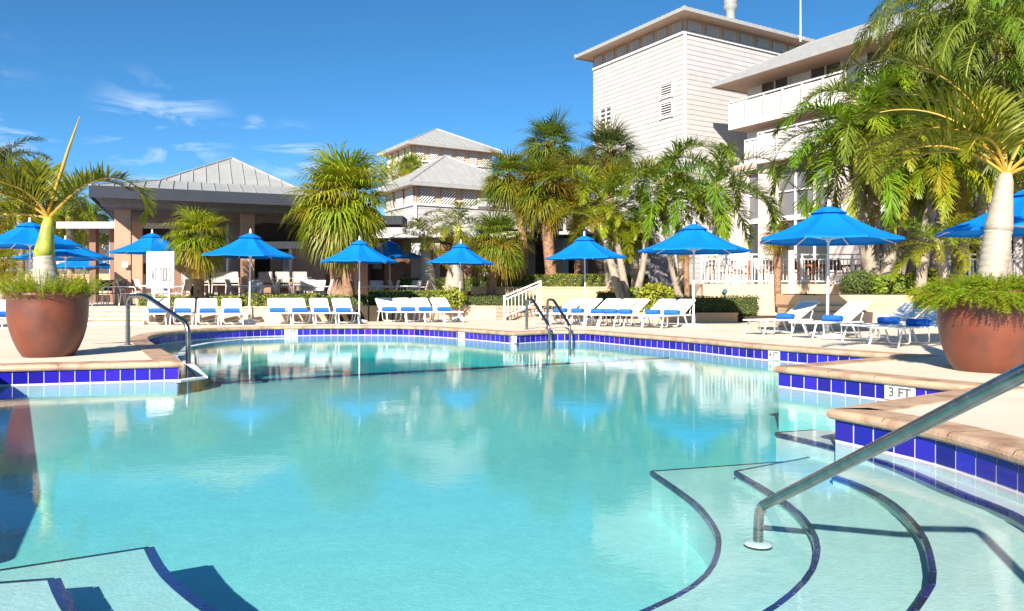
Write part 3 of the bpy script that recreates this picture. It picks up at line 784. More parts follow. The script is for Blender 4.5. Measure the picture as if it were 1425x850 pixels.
# ================================================================== UMBRELLAS
def umbrella_proto():
    root = empty('patio_umbrella')
    RR = 1.52; HZ = 2.14; AP = 2.86
    def ring(rr, z, sag=0):
        o = []
        for i in range(16):
            a = R(22.5 * i + 22.5); k = 1 if i % 2 == 0 else math.cos(R(22.5)) * (.985)
            o.append(Vector((rr * k * math.cos(a), rr * k * math.sin(a), z - (sag if i % 2 else 0))))
        return o
    mb = MB(); N_ = 9; rings_ = []
    for j in range(N_):
        u = j / (N_ - 1); rr = lerp(.30, RR, u); z = lerp(AP - .15, HZ, u) - .055 * math.sin(math.pi * u)
        rings_.append(ring(rr, z, .045 * math.sin(math.pi * min(1, u * .9))))
    for a, b in zip(rings_, rings_[1:]):
        for i in range(16): mb.quad(a[i], b[i], b[(i + 1) % 16], a[(i + 1) % 16])
    last = rings_[-1]; hem = [p + Vector((0, 0, -.045)) for p in last]
    for i in range(16): mb.quad(last[i], hem[i], hem[(i + 1) % 16], last[(i + 1) % 16])
    cn = mb.build('canopy', 'umb_blue', root)
    mb = MB(); a = [Vector((0, 0, AP + .03))] * 16; b = ring(.20, AP - .045); c = ring(.40, AP - .15)
    for i in range(16): mb.poly([a[i], b[i], b[(i + 1) % 16]]); mb.quad(b[i], c[i], c[(i + 1) % 16], b[(i + 1) % 16])
    mb.build('vent', 'umb_blue', cn)
    mb = MB(); mb.tube([(0, 0, 0), (0, 0, 1.15)], .030, 12); mb.tube([(0, 0, 1.15), (0, 0, AP - .02)], .024, 12); mb.tube([(0, 0, HZ - .05), (0, 0, HZ + .05)], .05, 12); mb.build('pole', 'white_metal', root, smooth='auto')
    mb = MB(); mb.lathe([(0, .15), (.022, .14), (.034, .10), (.03, .06), (.045, .03), (.045, 0)], (0, 0, AP + .01), 12); mb.build('finial', 'white_metal', root, smooth=True)
    mb = MB(); mb.lathe([(0, .10), (.10, .10), (.30, .075), (.34, .05), (.345, 0)], (0, 0, 0), 28); mb.lathe([(.045, .30), (.045, .09)], (0, 0, 0), 12); mb.build('base', 'white_metal', root, smooth='auto')
    for i in range(8):
        a = R(45 * i + 22.5); d = Vector((math.cos(a), math.sin(a), 0))
        q = MB(); q.beam(Vector((0, 0, AP - .28)) + d * .05, Vector((0, 0, HZ - .035)) + d * (RR - .03) , .02, .025); rb_ = q.build('rib', 'white_metal', root)
        q = MB(); q.beam(Vector((0, 0, HZ + .0)) + d * .04, Vector((0, 0, lerp(AP - .28, HZ - .035, .55) - .02)) + d * RR * .55, .016, .02); q.build('strut', 'white_metal', rb_)
    return root
UG = 'blue patio umbrellas round the pool'
UMB = [  # pole px, distance, floor, radius scale, height scale, yaw, label
    (965, 21.3, 0, 1.0, 1.0, 10, 'blue umbrella just right of centre standing beside the last central lounger'),
    (1151, 16.6, 0, 1.0, .99, 28, 'big blue umbrella over the right-hand loungers, in front of the white railing'),
    (815, 25.2, 0, .89, .985, 5, 'blue umbrella behind the sloping white ramp railing and central loungers'),
    (639, 27.2, 0, .80, .94, 20, 'blue umbrella at the end of the middle lounger row, before bottle palms'),
    (500, 24.6, 0, .80, .92, 33, 'blue umbrella in front of the large shaggy fan palm'),
    (347, 24.7, 0, .98, 1.0, 12, 'blue umbrella in front of the pavilion column, showing white struts'),
    (543, 31.0, .5, .93, .88, 15, 'blue umbrella half hidden behind the one by the shaggy palm'),
    (214, 25.6, .5, .87, .85, 0, 'blue umbrella partly covered by the small fan palm and white sign'),
    (250, 33.0, .5, .72, .88, 40, 'small blue umbrella peeking out behind the small fan palm'),
    (42, 24.0, .3, 1.02, 1.0, 30, 'two-toned blue umbrella at the far left behind the pot'),
    (92, 26.5, .3, 1.0, .87, 8, 'blue umbrella right behind the trunk of the left potted palm'),
    (118, 34.0, .4, .98, .78, 22, 'lowest and farthest blue umbrella at left beside the pavilion column'),
    (1445, 13.0, 0, 1.02, .97, 22.5, 'blue umbrella cut by the right frame edge behind the leaning trunk')]
proto = umbrella_proto()
for k, (px, d, z, rs_, hs_, yaw, lb) in enumerate(UMB):
    o = proto if k == 0 else copy_tree(proto)
    o.location = (X(px, d), d, z); o.rotation_euler = (R(rnd.uniform(-1.2, 1.2)), R(rnd.uniform(-1.2, 1.2)), R(yaw)); o.scale = (rs_ * rnd.uniform(.985, 1.015), rs_ * rnd.uniform(.985, 1.015), hs_); tag(o, lb, 'umbrella', UG)

# ================================================================== LOUNGERS
def lounger_proto():
    root = empty('sun_lounger'); W = .275; hy = 1.14; zt = .36; L2 = .78; ang = R(31)
    by, bz = hy + L2 * math.cos(ang), zt + L2 * math.sin(ang)
    f = MB()
    for s in (-1, 1): f.tube(rounded([(s * W, .0, zt - .02), (s * W, hy + .42, zt - .02)], .05), .019, 8)
    f.tube([(-W, .01, zt - .02), (W, .01, zt - .02)], .019, 8); f.tube([(-W, hy, zt - .02), (W, hy, zt - .02)], .014, 6); f.tube([(-W, hy + .42, zt - .02), (W, hy + .42, zt - .02)], .014, 6)
    f.build('frame', 'white_metal', root, smooth='auto')
    m_ = MB(); ny = 12
    for k in range(ny):
        y0, y1 = hy * k / ny + .015, hy * (k + 1) / ny; s0 = -.018 * math.sin(math.pi * k / ny); s1 = -.018 * math.sin(math.pi * (k + 1) / ny)
        m_.quad((-W + .01, y0, zt + s0), (W - .01, y0, zt + s0), (W - .01, y1, zt + s1), (-W + .01, y1, zt + s1))
        m_.quad((-W + .01, y1, zt + s1 - .008), (W - .01, y1, zt + s1 - .008), (W - .01, y0, zt + s0 - .008), (-W + .01, y0, zt + s0 - .008))
    m_.build('seat', 'sling', root, smooth=True)
    b = MB(); bp_ = Vector((0, by, bz)); h0 = Vector((0, hy, zt)); nn = Vector((0, -math.sin(ang), math.cos(ang)))
    for k in range(8):
        a = h0.lerp(bp_, k / 8 + .01); c = h0.lerp(bp_, (k + 1) / 8); sa = nn * -.02 * math.sin(math.pi * k / 8); sb_ = nn * -.02 * math.sin(math.pi * (k + 1) / 8); wv = Vector((W - .01, 0, 0))
        b.quad(a - wv + sa, a + wv + sa, c + wv + sb_, c - wv + sb_); b.quad(c - wv + sb_ - nn * .008, c + wv + sb_ - nn * .008, a + wv + sa - nn * .008, a - wv + sa - nn * .008)
    bk = b.build('backrest', 'sling', root, smooth=True)
    b = MB(); b.tube(rounded([(-W, hy, zt - .005), (-W, by, bz), (W, by, bz), (W, hy, zt - .005)], .07), .018, 8); b.build('back_frame', 'white_metal', bk, smooth='auto')
    b = MB(); b.tube(rounded([(-W + .05, hy + .40, zt - .03), (-W + .05, hy + .50, zt + .20), (W - .05, hy + .50, zt + .20), (W - .05, hy + .40, zt - .03)], .06), .012, 6); b.build('back_support', 'white_metal', root, smooth='auto')
    for y, dy in ((.22, -.16), (hy + .02, .20)):
        for s in (-1, 1):
            q = MB(); q.tube(rounded([(s * (W - .0), y, zt - .03), (s * (W + .01), y + dy * .25, zt - .05), (s * (W + .025), y + dy, .015)], .04), .018, 8); q.tube([(s * (W + .025), y + dy - .03, .008), (s * (W + .025), y + dy + .03, .008)], .014, 6); q.build('leg', 'white_metal', root, smooth='auto')
    for y in (.42, hy - .2):
        q = MB(); q.tube(rounded([(-W + .02, y, zt - .03), (-W + .06, y + .06, .05), (W - .06, y + .06, .05), (W - .02, y, zt - .03)], .07), .013, 6); q.build('brace', 'white_metal', root, smooth='auto')
    return root
def towel_proto():
    q = MB(); r = random.Random(3); n_ = 18
    pts = [Vector((-.22 + .44 * k / 8, 0, 0)) for k in range(9)]
    q.tube(pts, [.066, .070, .072, .071, .073, .071, .072, .070, .066], 20)
    # spiral of the rolled cloth showing at each end
    for s in (-1, 1):
        for k in range(34):
            a = k * .45; b_ = (k + 1) * .45; ra, rb_ = .064 - k * .0016, .064 - (k + 1) * .0016
            q.quad((s * .222, ra * math.cos(a), ra * math.sin(a)), (s * .230, ra * math.cos(a), ra * math.sin(a)), (s * .230, rb_ * math.cos(b_), rb_ * math.sin(b_)), (s * .222, rb_ * math.cos(b_), rb_ * math.sin(b_)))
    q.beam((-.215, -.045, -.058), (.215, -.045, -.058), .05, .012)
    return q.build('rolled_towel', 'towel', smooth='auto')
LP_ = lounger_proto(); TP_ = towel_proto(); first = [True]
ORD = ['first', 'second', 'third', 'fourth', 'fifth', 'sixth', 'seventh']
def put_lounger(px, py, head, lab, tlab, group, d=None, z=0):
    g = G(px, py, z) if d is None else Vector((X(px, d), d, z))
    o = LP_ if first[0] else copy_tree(LP_); t = TP_ if first[0] else copy_tree(TP_); first[0] = False
    h = Vector((head[0], head[1])).normalized(); o.location = (g.x, g.y, z); o.rotation_euler.z = math.atan2(h.y, h.x) - R(90) + R(rnd.uniform(-2.2, 2.2))
    tag(o, lab, 'sun lounger', group)
    tp_ = g + Vector((h.x, h.y, 0)) * rnd.uniform(.93, 1.0); t.location = (tp_.x, tp_.y, z + .36 + .058); t.rotation_euler.z = o.rotation_euler.z + rnd.uniform(-.07, .07)
    tag(t, tlab, 'towel', 'rolled blue towels on the loungers')
    return o
for k, px in enumerate((215, 252, 288, 323)):
    put_lounger(px, 453.2, (-.38, 1), f'{ORD[k]} white lounger from the left in the row nearest the left handrail', f'rolled blue towel on the {ORD[k]} lounger of the leftmost row', 'left row of white loungers')
for k, px in enumerate((391, 423, 454, 486)):
    put_lounger(px, 451.8, (-.42, 1), f'{ORD[k]} white lounger from the left between the two left umbrella poles', f'rolled blue towel on the {ORD[k]} lounger between the two left umbrella poles', 'second row of white loungers')
for k, px in enumerate((553, 580, 606, 633)):
    put_lounger(px, 449.4, (-.46, 1), f'{ORD[k]} white lounger from the left in the middle row behind the pool', f'rolled blue towel on the {ORD[k]} lounger of the middle row', 'middle row of white loungers')
for k, (px, py) in enumerate(((750, 452.0), (774, 452.8), (801, 454), (820, 454.8), (840, 455.4), (878, 456.4), (905, 457.6))):
    put_lounger(px, py, (.78, .74), f'{ORD[k]} white lounger from the left in the slanting group under the central umbrellas', f'rolled blue towel on the {ORD[k]} lounger of the slanting central group', 'slanting central group of white loungers')
for k, (px, py) in enumerate(((1046, 466.5), (1112, 471.5), (1186, 477.0), (1226, 482.5))):
    put_lounger(px, py, (.90, .40), ['right-hand lounger nearest the yellow wall, leftmost of the four', 'right-hand lounger beside the big umbrella pole', 'right-hand lounger with its back against the pot foliage', 'right-hand lounger nearest the pool, half hidden by the pot'][k],
                ['rolled blue towel on the leftmost right-hand lounger', 'rolled blue towel on the lounger beside the big umbrella pole', 'pale blue rolled towel on the lounger left of the right pot', 'rolled blue towel touching the edge of the right pot'][k], 'right-hand white loungers')
put_lounger(18, 462, (-.75, .7), 'white lounger cut by the left frame edge behind the left pot', 'rolled blue towel at the left frame edge behind the pot', 'white loungers by the left pot')
put_lounger(-14, 456, (-.75, .7), 'farther white lounger at the left frame edge, mostly outside the frame', 'rolled blue towel on the farther lounger at the left frame edge', 'white loungers by the left pot')

# ================================================================== TERRACES, PLANTERS, STEPS
def boxp(name, m, x0, x1, y0, y1, z0, z1, parent=None, bevel=.012):
    q = MB(); q.box(((x0 + x1) / 2, (y0 + y1) / 2, (z0 + z1) / 2), (x1 - x0, y1 - y0, z1 - z0)); return q.build(name, m, parent, bevel=bevel)
mb = MB(); mb.prism([(-14.2, 24.2), (-10.95, 24.2), (-10.95, 25.0), (-6.6, 25.2), (-4.3, 26.6), (-.9, 28.2), (-.9, 34), (-40, 34), (-40, 29), (-14.2, 29)], .0, .5)
struct('restaurant_terrace', mb, 'deck')
root = tag(empty('terrace_steps', (-12, 23, 0), absolute=True), 'four low cream steps climbing to the left terrace beside the pot', 'steps')
for k in range(4):
    y0 = 22.75 + .37 * k
    boxp('step', 'deck', -13.6, -10.98, y0, 24.2, .0 if k == 0 else .125 * k, .125 * (k + 1) - .012, root)
    boxp('tread_edge', 'coping', -13.6, -10.98, y0 - .012, y0 + .03, .125 * (k + 1) - .05, .125 * (k + 1) + .002, root, .004)
def wall_run(name, pts, z0, z1, th, m, label, cap=None, cat='wall', courses=()):
    root = tag(empty(name, (pts[0][0], pts[0][1], z0), absolute=True), label, cat)
    q = MB()
    for a, b in zip(pts, pts[1:]):
        a = Vector(a); b = Vector(b); d = (b - a).normalized(); nn = Vector((d.y, -d.x)) * -1
        q.prism([tuple(a), tuple(b), tuple(b + nn * th), tuple(a + nn * th)], z0, z1)
    q.build('wall', m, root, bevel=.01)
    if cap:
        q = MB()
        for a, b in zip(pts, pts[1:]):
            a = Vector(a); b = Vector(b); d = (b - a).normalized(); nn = Vector((d.y, -d.x)) * -1
            q.prism([tuple(a - nn * .03 - d * .02), tuple(b - nn * .03 + d * .02), tuple(b + nn * (th + .03) + d * .02), tuple(a + nn * (th + .03) - d * .02)], z1 + .001, z1 + .05)
        q.build('cap', cap, root, bevel=.01)
    return root
wall_run('planter_wall', [(-10.9, 24.75), (-6.5, 24.95), (-4.15, 26.35)], 0, .44, .22, 'creamwall', 'long low cream planter wall behind the two left lounger rows', 'creamwall')
wall_run('planter_wall', [(-4.1, 26.5), (-2.2, 27.55), (.1, 27.7)], 0, .42, .22, 'creamwall', 'low peach planter wall behind the middle loungers and umbrella', 'creamwall')
wall_run('planter_wall', [(4.1, 24.6), (5.6, 24.3), (7.2, 24.4)], 0, .26, .25, 'yellowwall', 'low yellow planter kerb right of the central umbrella under a dark hedge', 'yellowwall')
wall_run('planter_wall', [(7.1, 25.4), (10.4, 25.4)], 0, .44, .25, 'yellowwall', 'second yellow planter step in front of the tall white post', 'yellowwall')
root = tag(empty('stepped_planter', (7.4, 19.6, 0), absolute=True), 'stepped yellow planter wall behind the right-hand loungers', 'planter')
boxp('base_course', 'creamwall', 7.5, 13.6, 19.55, 21.6, 0, .46, root); boxp('middle_course', 'yellowwall', 7.5, 13.6, 19.68, 21.6, .462, .62, root); boxp('upper_course', 'yellowwall', 7.45, 13.6, 19.82, 21.6, .622, .90, root)
boxp('soil', 'soil', 7.6, 13.5, 20.0, 21.5, .9, .93, root, 0)
# planting beds
for (x0, x1, y0, y1, z) in ((-10.7, -4.4, 25.2, 26.2, .506), (-1.0, 9.0, 29.9, 33.5, .95), (.1, 7, 27.6, 29.8, .42), (4.2, 10.3, 24.75, 25.3, .2), (7.2, 10.3, 25.7, 26.0, .4)):
    q = MB(); q.box(((x0 + x1) / 2, (y0 + y1) / 2, z / 2), (x1 - x0, y1 - y0, z)); struct('planting_bed', q, 'soil')
wall_run('planter_wall', [(-1.6, 29.7), (5.0, 29.7)], 0, 1.12, .2, 'yellowwall', 'upper cream retaining wall between the two hedges behind the ramp railing', 'creamwall')
q = MB(); q.prism([(6.3, 25.2), (40, 25.2), (40, 45), (6.3, 45)], 0, 1.235); struct('upper_terrace', q, 'creamwall')
q = MB(); q.prism([(-40, 29), (-14.2, 29), (-14.2, 60), (-40, 60)], 0, .48); struct('left_court', q, 'deck')
q = MB(); q.prism([(-14.2, 34), (6.3, 34), (6.3, 70), (-14.2, 70)], 0, .9); struct('rear_court', q, 'deck')
# hedges
hedge(X(192, 25.2), X(335, 25.2), 25.12, 25.75, .40, .84, 1, 'low clipped hedge behind the leftmost lounger row under the sign', LEAFY)
hedge(X(337, 25.2), X(442, 25.2), 25.2, 25.85, .42, .90, 2, 'low clipped hedge left of the shaggy palm behind the second lounger row', LEAFY)
hedge(X(446, 26.4), X(508, 26.4), 26.2, 26.9, .42, .86, 3, 'short hedge at the foot of the shaggy fan palm', LEAFG)
hedge(X(512, 27.2), X(634, 27.2), 27.0, 27.7, .40, 1.0, 4, 'hedge with bright yellow-green top behind the middle loungers', LEAFY)
hedge(X(634, 28.0), X(746, 28.0), 27.95, 28.7, .38, .84, 5, 'shade-coloured low hedge between the bottle palms and the ramp railing', LEAFD)  # umbrella shadow put into the darker leaf colour
hedge(X(555, 30.2), X(663, 30.2), 30.0, 30.5, 1.0, 1.52, 6, 'pale clipped hedge round the swollen trunks of the bottle palms', LEAFG)
hedge(X(668, 30.2), X(742, 30.2), 30.1, 30.6, 1.1, 1.62, 7, 'small clipped hedge behind the top of the ramp railing', LEAFG)
hedge(X(744, 30.2), X(903, 30.2), 30.1, 31.0, 1.14, 1.66, 8, 'long clipped hedge with sunlit yellow top behind the central umbrella pole', LEAFY)
hedge(X(832, 28.2), X(905, 28.2), 28.0, 28.8, .42, .98, 9, 'shade-coloured hedge above the backs of the central loungers', LEAFD)  # darker leaves carry the shadow of the umbrella in front
hedge(X(938, 24.9), X(1052, 24.9), 24.6, 25.25, .24, .82, 10, 'shade-coloured hedge above the yellow kerb right of the central umbrella', LEAFD)  # shade of the central umbrella coloured into these leaves
hedge(X(1046, 25.9), X(1126, 25.9), 25.65, 26.3, .42, .86, 11, 'flat trimmed light green hedge beneath the white railing', LEAFG)
bush((X(913, 26.6), 26.6, .3), .62, .5, .52, 31, 'yellow-green croton bush at the foot of the leaning palms', LEAFY, 1700, .055, yellow=.9)
bush((X(884, 27.4), 27.4, .5), .42, .4, .36, 32, 'small green shrub left of the yellow croton bush', LEAFG, 900, .05)
bush((X(1197, 20.7), 20.7, .88), .50, .4, .38, 33, 'dark green rounded bush on the stepped yellow planter', LEAFD, 1700, .04)
bush((X(1243, 20.5), 20.5, .88), .60, .4, .32, 34, 'light green leafy bush beside the dark one on the stepped planter', LEAFG, 1700, .065)
bush((X(1292, 20.9), 20.9, .88), .55, .4, .42, 35, 'feathery bush behind the trailing fern at right', LEAFY, 1500, .05)
bush((X(322, 25.0), 25.0, .42), .30, .2, .22, 36, 'small yellowish shrub beside the left umbrella pole', LEAFY, 500, .05, yellow=.8)
bush((X(628, 27.2), 27.2, .4), .45, .4, .42, 37, 'leafy light shrub beside the pole of the middle umbrella', LEAFY, 900, .055, yellow=.5)

# railings
def railing(label, x0, x1, y, z, hgt=.94, posts=7, group='white railings round the upper terrace', step=.118):
    root = empty('terrace_railing', (x0, y, z), 0, label, 'railing', group, absolute=True)
    for zz, nm_ in ((hgt, 'top_rail'), (hgt - .16, 'middle_rail'), (.09, 'bottom_rail')):
        q = MB(); q.beam((x0, y, z + zz), (x1, y, z + zz), .045, .045); q.build(nm_, 'white_metal', root)
    for k in range(posts):
        x = lerp(x0, x1, k / (posts - 1)); q = MB(); q.box((x, y, z + hgt / 2), (.055, .055, hgt)); q.build('post', 'white_metal', root)
    q = MB(); x = x0 + step
    while x < x1 - .05: q.box((x, y, z + (.09 + hgt - .16) / 2), (.02, .02, hgt - .25)); x += step
    q.build('balusters', 'white_metal', root); return root
railing('long white baluster railing along the upper terrace in front of the orange chairs', X(976, 25.3), X(1292, 25.3), 25.32, 1.235, .98, 10)
railing('white baluster railing along the upper terrace near the right edge', X(1300, 25.3), X(1500, 25.3), 25.32, 1.235, .98, 5)
root = empty('ramp_railing', (X(701, 26), 26, 0), 0, 'sloping white handrail fence beside the steps left of the central loungers', 'railing', 'white railings round the upper terrace', absolute=True)
xa, xb = X(702, 26), X(752, 26); za0, za1, zb0, zb1 = .06, .83, .62, 1.34
for nm_, u in (('top_rail', 1.0), ('middle_rail', .84), ('bottom_rail', .08)):
    q = MB(); q.beam((xa, 26, lerp(za0, za1, u)), (xb, 26, lerp(zb0, zb1, u)), .05, .045); q.build(nm_, 'white_metal', root)
for x, a, b in ((xa, 0, za1 + .02), (xb, .1, zb1 + .02)):
    q = MB(); q.box((x, 26, (a + b) / 2), (.07, .07, b - a)); q.build('post', 'white_metal', root)
q = MB()
for k in range(1, 10):
    t = k / 10; x = lerp(xa, xb, t); q.box((x, 26, lerp(lerp(za0, zb0, t), lerp(za1, zb1, t), .46)), (.022, .022, .56))
q.build('balusters', 'white_metal', root)
root = tag(empty('ramp_steps', (0, 26.6, 0), absolute=True), 'low brown steps rising behind the sloping white railing', 'steps')
for k in range(4): boxp('step', 'stone', X(690, 27), X(742, 27) + .7, 26.35 + .33 * k, 27.6, .12 * k + (.002 if k else 0), .12 * (k + 1), root)
q = MB(); q.box((X(1098, 23.9), 24.3, 3.0), (.40, .30, 6.0)) if False else q.box((X(1101, 22.5), 22.5, 1.1), (.14, .14, 2.2))
t_ = tag(q.build('white_post', 'white_metal', bevel=.01), 'plain white square post behind the big right umbrella', 'post')
# garden spotlights
for px, d, z, lb in ((1008, 24.5, .78, 'small dark spotlight poking above the hedge under the railing'), (427, 24.4, 0, ''), (562, 30.6, 1.5, 'small dark spotlight on the pale hedge by the bottle palms'), (704, 30.0, 1.5, 'small dark spotlight beside the ramp railing top')):
    if not lb: continue
    root = empty('garden_spotlight', (X(px, d), d, z), R(rnd.uniform(-30, 30)), lb, 'spotlight', 'garden spotlights in the hedges')
    q = MB(); q.tube([(0, 0, 0), (0, 0, .14)], .02, 8); q.build('stem', 'lampgreen', root)
    q = MB(); q.tube([(0, .10, .14), (0, .02, .17), (0, -.10, .22)], [.05, .075, .08], 12); q.build('head', 'lampgreen', root)

# ================================================================== BUILDINGS
F_ = Vector((.858, .5135, 0)).normalized(); S_ = Vector((-.5135, .858, 0)).normalized(); ZZ = Vector((0, 0, 1))
def clap(mb, p0, p1, z0, z1, nn, board=.28, lip=.022):
    p0, p1 = Vector(p0), Vector(p1); z = z0
    while z < z1 - .01:
        zt = min(z + board, z1); a = Vector((p0.x, p0.y, z)); b = Vector((p1.x, p1.y, z)); c = Vector((p1.x, p1.y, zt)); d = Vector((p0.x, p0.y, zt)); o = nn * lip
        mb.quad(a + o, b + o, c, d); mb.quad(a, b, b + o, a + o); z = zt
def lattice(mb, p0, p1, z0, z1, nn, step=.16, w=.035):
    """diagonal slats filling a rectangle of a wall"""
    p0, p1 = Vector(p0), Vector(p1); u = (p1 - p0); W = u.length; u.normalize(); H = z1 - z0; s = -H
    while s < W:
        a0, b0 = max(s, 0), max(-s, 0); a1 = min(s + H, W); b1 = a1 - s
        if a1 - a0 > .03:
            mb.beam(p0 + u * a0 + ZZ * (z0 - p0.z + b0) + nn * .02, p0 + u * a1 + ZZ * (z0 - p0.z + b1) + nn * .02, w, w, up=nn)
        s += step
def hiproof(root, O, U, V, a0, a1, b0, b1, ze, apex_pts, th=.22, rib=.42, m='roofmetal', fm='roofmetal', mid=None):
    """hip roof over the rectangle O+U*[a0,a1]+V*[b0,b1]; apex_pts = two ridge ends (a,b,z); mid = an optional break ring (inset, z)"""
    Lc = lambda a, b, z: O + U * a + V * b + ZZ * (z - O.z)
    E = [(a0, b0), (a1, b0), (a1, b1), (a0, b1)]; (ra, rb, rz), (sa, sb_, sz) = apex_pts
    q = MB(); rbm = MB()
    def face(pts):
        q.poly(pts)
        nrm = (pts[1] - pts[0]).cross(pts[2] - pts[1]).normalized()
        if nrm.z < 0: nrm = -nrm
        e = (pts[1] - pts[0]); L = e.length; e.normalize(); up = nrm.cross(e)
        if up.z < 0: up = -up
        s = rib / 2
        while s < L:
            p = pts[0] + e * s; best = None
            for i in range(1, len(pts)):
                a, b = pts[i], pts[(i + 1) % len(pts)]; ab = b - a
                den = up.dot(nrm.cross(ab))
                if abs(den) < 1e-6: continue
                t = (a - p).dot(nrm.cross(ab)) / den; 
                h = p + up * t; k = (h - a).dot(ab) / ab.length_squared
                if -1e-3 <= k <= 1.001 and t > .05 and (best is None or t < best): best = t
            if best: rbm.beam(p + nrm * .012, p + up * best + nrm * .012, .03, .045, up=nrm)
            s += rib
    eave = [Lc(a, b, ze) for a, b in E]
    ring = eave
    if mid:
        ins, zm = mid; ring = [Lc(a0 + ins, b0 + ins, zm), Lc(a1 - ins, b0 + ins, zm), Lc(a1 - ins, b1 - ins, zm), Lc(a0 + ins, b1 - ins, zm)]
        for i in range(4): face([eave[i], eave[(i + 1) % 4], ring[(i + 1) % 4], ring[i]])
    A, B = Lc(ra, rb, rz), Lc(sa, sb_, sz); same = (A - B).length < .05
    for i in range(4):
        p, n2 = ring[i], ring[(i + 1) % 4]
        if same: face([p, n2, A])
        else:
            if i == 0: face([p, n2, B, A])
            elif i == 1: face([p, n2, B])
            elif i == 2: face([p, n2, A, B])
            else: face([p, n2, A])
    ro = q.build('roof', m, root)
    rbm.build('standing_seams', m, ro)
    q = MB()
    for i in range(4): q.beam(ring[i] if mid else eave[i], A if i in (0, 3) or same else B, .12, .06)
    if mid:
        for i in range(4): q.beam(eave[i], ring[i], .12, .06)
    if not same:
        q.v = []; q.f = []; q.t = []
        for i in range(4): q.beam(eave[i], A if i in (0, 3) else B, .12, .06)
        q.beam(A, B, .14, .07)
    q.build('hip_caps', m, ro)
    q = MB()
    for i in range(4):
        a, b = eave[i], eave[(i + 1) % 4]; q.beam(a - ZZ * (th / 2 + .01), b - ZZ * (th / 2 + .01), .06, th)
    q.build('fascia', fm, root)
    q = MB(); q.poly([p - ZZ * (th * .8) for p in reversed(eave)]); q.build('soffit', 'soffit' if fm == 'fascia' else 'peach', root)  # pale roofs: orange bounce glow coloured onto the soffit
    return ro
def window(root, c0, c1, z0, z1, nn, panes=2, m='glass', fw=.09, rows=1, name='window', frame='trimwhite', curtain=False):
    """framed opening on a wall face between plan points c0,c1"""
    c0, c1 = Vector(c0), Vector(c1); u = (c1 - c0); W = u.length; u.normalize(); q = MB()
    def at(a, z): return Vector((c0.x, c0.y, 0)) + Vector((u.x, u.y, 0)) * a + ZZ * z
    for a, b in ((at(0, z0), at(W, z0)), (at(0, z1), at(W, z1))): q.beam(a + nn * .04, b + nn * .04, fw, fw, up=nn)
    for k in range(panes + 1): q.beam(at(W * k / panes, z0) + nn * .045, at(W * k / panes, z1) + nn * .045, fw if k in (0, panes) else fw * .65, fw, up=nn)
    for k in range(1, rows): q.beam(at(0, lerp(z0, z1, k / rows)) + nn * .045, at(W, lerp(z0, z1, k / rows)) + nn * .045, fw * .65, fw * .9, up=nn)
    f = q.build(name, frame, root)
    q = MB(); o = nn * .012; q.quad(at(0, z0) + o, at(W, z0) + o, at(W, z1) + o, at(0, z1) + o); q.build('pane', m, f)
    return f
# ---- tall white tower
Tc = Vector((X(953, 46), 46, 0)); ZS = 16.55
root = tag(empty('tower_building', Tc, absolute=True), 'tall white clapboard stair tower with latticed vents under a flat hipped roof', 'building')
LT, RT = 9.1, 10.5
q = MB(); clap(q, Tc + F_ * 0, Tc + F_ * RT, .9, ZS, -S_, .30); clap(q, Tc + S_ * LT, Tc, .9, ZS, -F_, .30)
q.quad(Tc + F_ * RT + ZZ * .9, Tc + F_ * RT + S_ * LT + ZZ * .9, Tc + F_ * RT + S_ * LT + ZZ * 17.4, Tc + F_ * RT + ZZ * 17.4)
q.quad(Tc + F_ * RT + S_ * LT + ZZ * .9, Tc + S_ * LT + ZZ * .9, Tc + S_ * LT + ZZ * 17.4, Tc + F_ * RT + S_ * LT + ZZ * 17.4); q.build('walls', 'clap', root)
q = MB(); O = .0
for a, b, nn in ((Tc, Tc + F_ * RT, -S_), (Tc + S_ * LT, Tc, -F_)):
    q.quad(a + ZZ * ZS + nn * -.03, b + ZZ * ZS + nn * -.03, b + ZZ * 17.5 + nn * -.03, a + ZZ * 17.5 + nn * -.03)
q.build('frieze', 'peach', root)
q = MB()
for a, b, nn in ((Tc, Tc + F_ * RT, -S_), (Tc + S_ * LT, Tc, -F_)): q.beam(a + ZZ * (ZS + .03) + nn * .03, b + ZZ * (ZS + .03) + nn * .03, .14, .14)
q.beam(Tc + ZZ * .9 - (F_ + S_) * .01, Tc + ZZ * ZS - (F_ + S_) * .01, .16, .16); q.build('trim', 'trimwhite', root)
for base, dr, nn, L, n_ in ((Tc, F_, -S_, RT, 7), (Tc, S_, -F_, LT, 7)):
    bay = L / n_
    for k in range(n_):
        a = base + dr * (bay * k + .22); b = base + dr * (bay * (k + 1) - .22)
        q = MB(); q.quad(*[p + nn * -.02 for p in (a + ZZ * (ZS + .18), b + ZZ * (ZS + .18), b + ZZ * 17.32, a + ZZ * 17.32)]); v = q.build('lattice_vent', 'glass_grey', root)
        q = MB(); lattice(q, a, b, ZS + .18, 17.32, nn, .15, .05); q.build('slats', 'trimwhite', v)
hiproof(root, Tc, F_, S_, -1.05, RT + .8, -1.05, LT + .8, 17.62, ((RT / 2, LT / 2 - .3, 18.9), (RT / 2 + 1, LT / 2 - .3, 18.9)), .22)
def on(px, py, p0, nn): return ray_plane(px, py, p0, nn)
a = on(937, 170, Tc, F_); b = on(920, 170, Tc, F_)
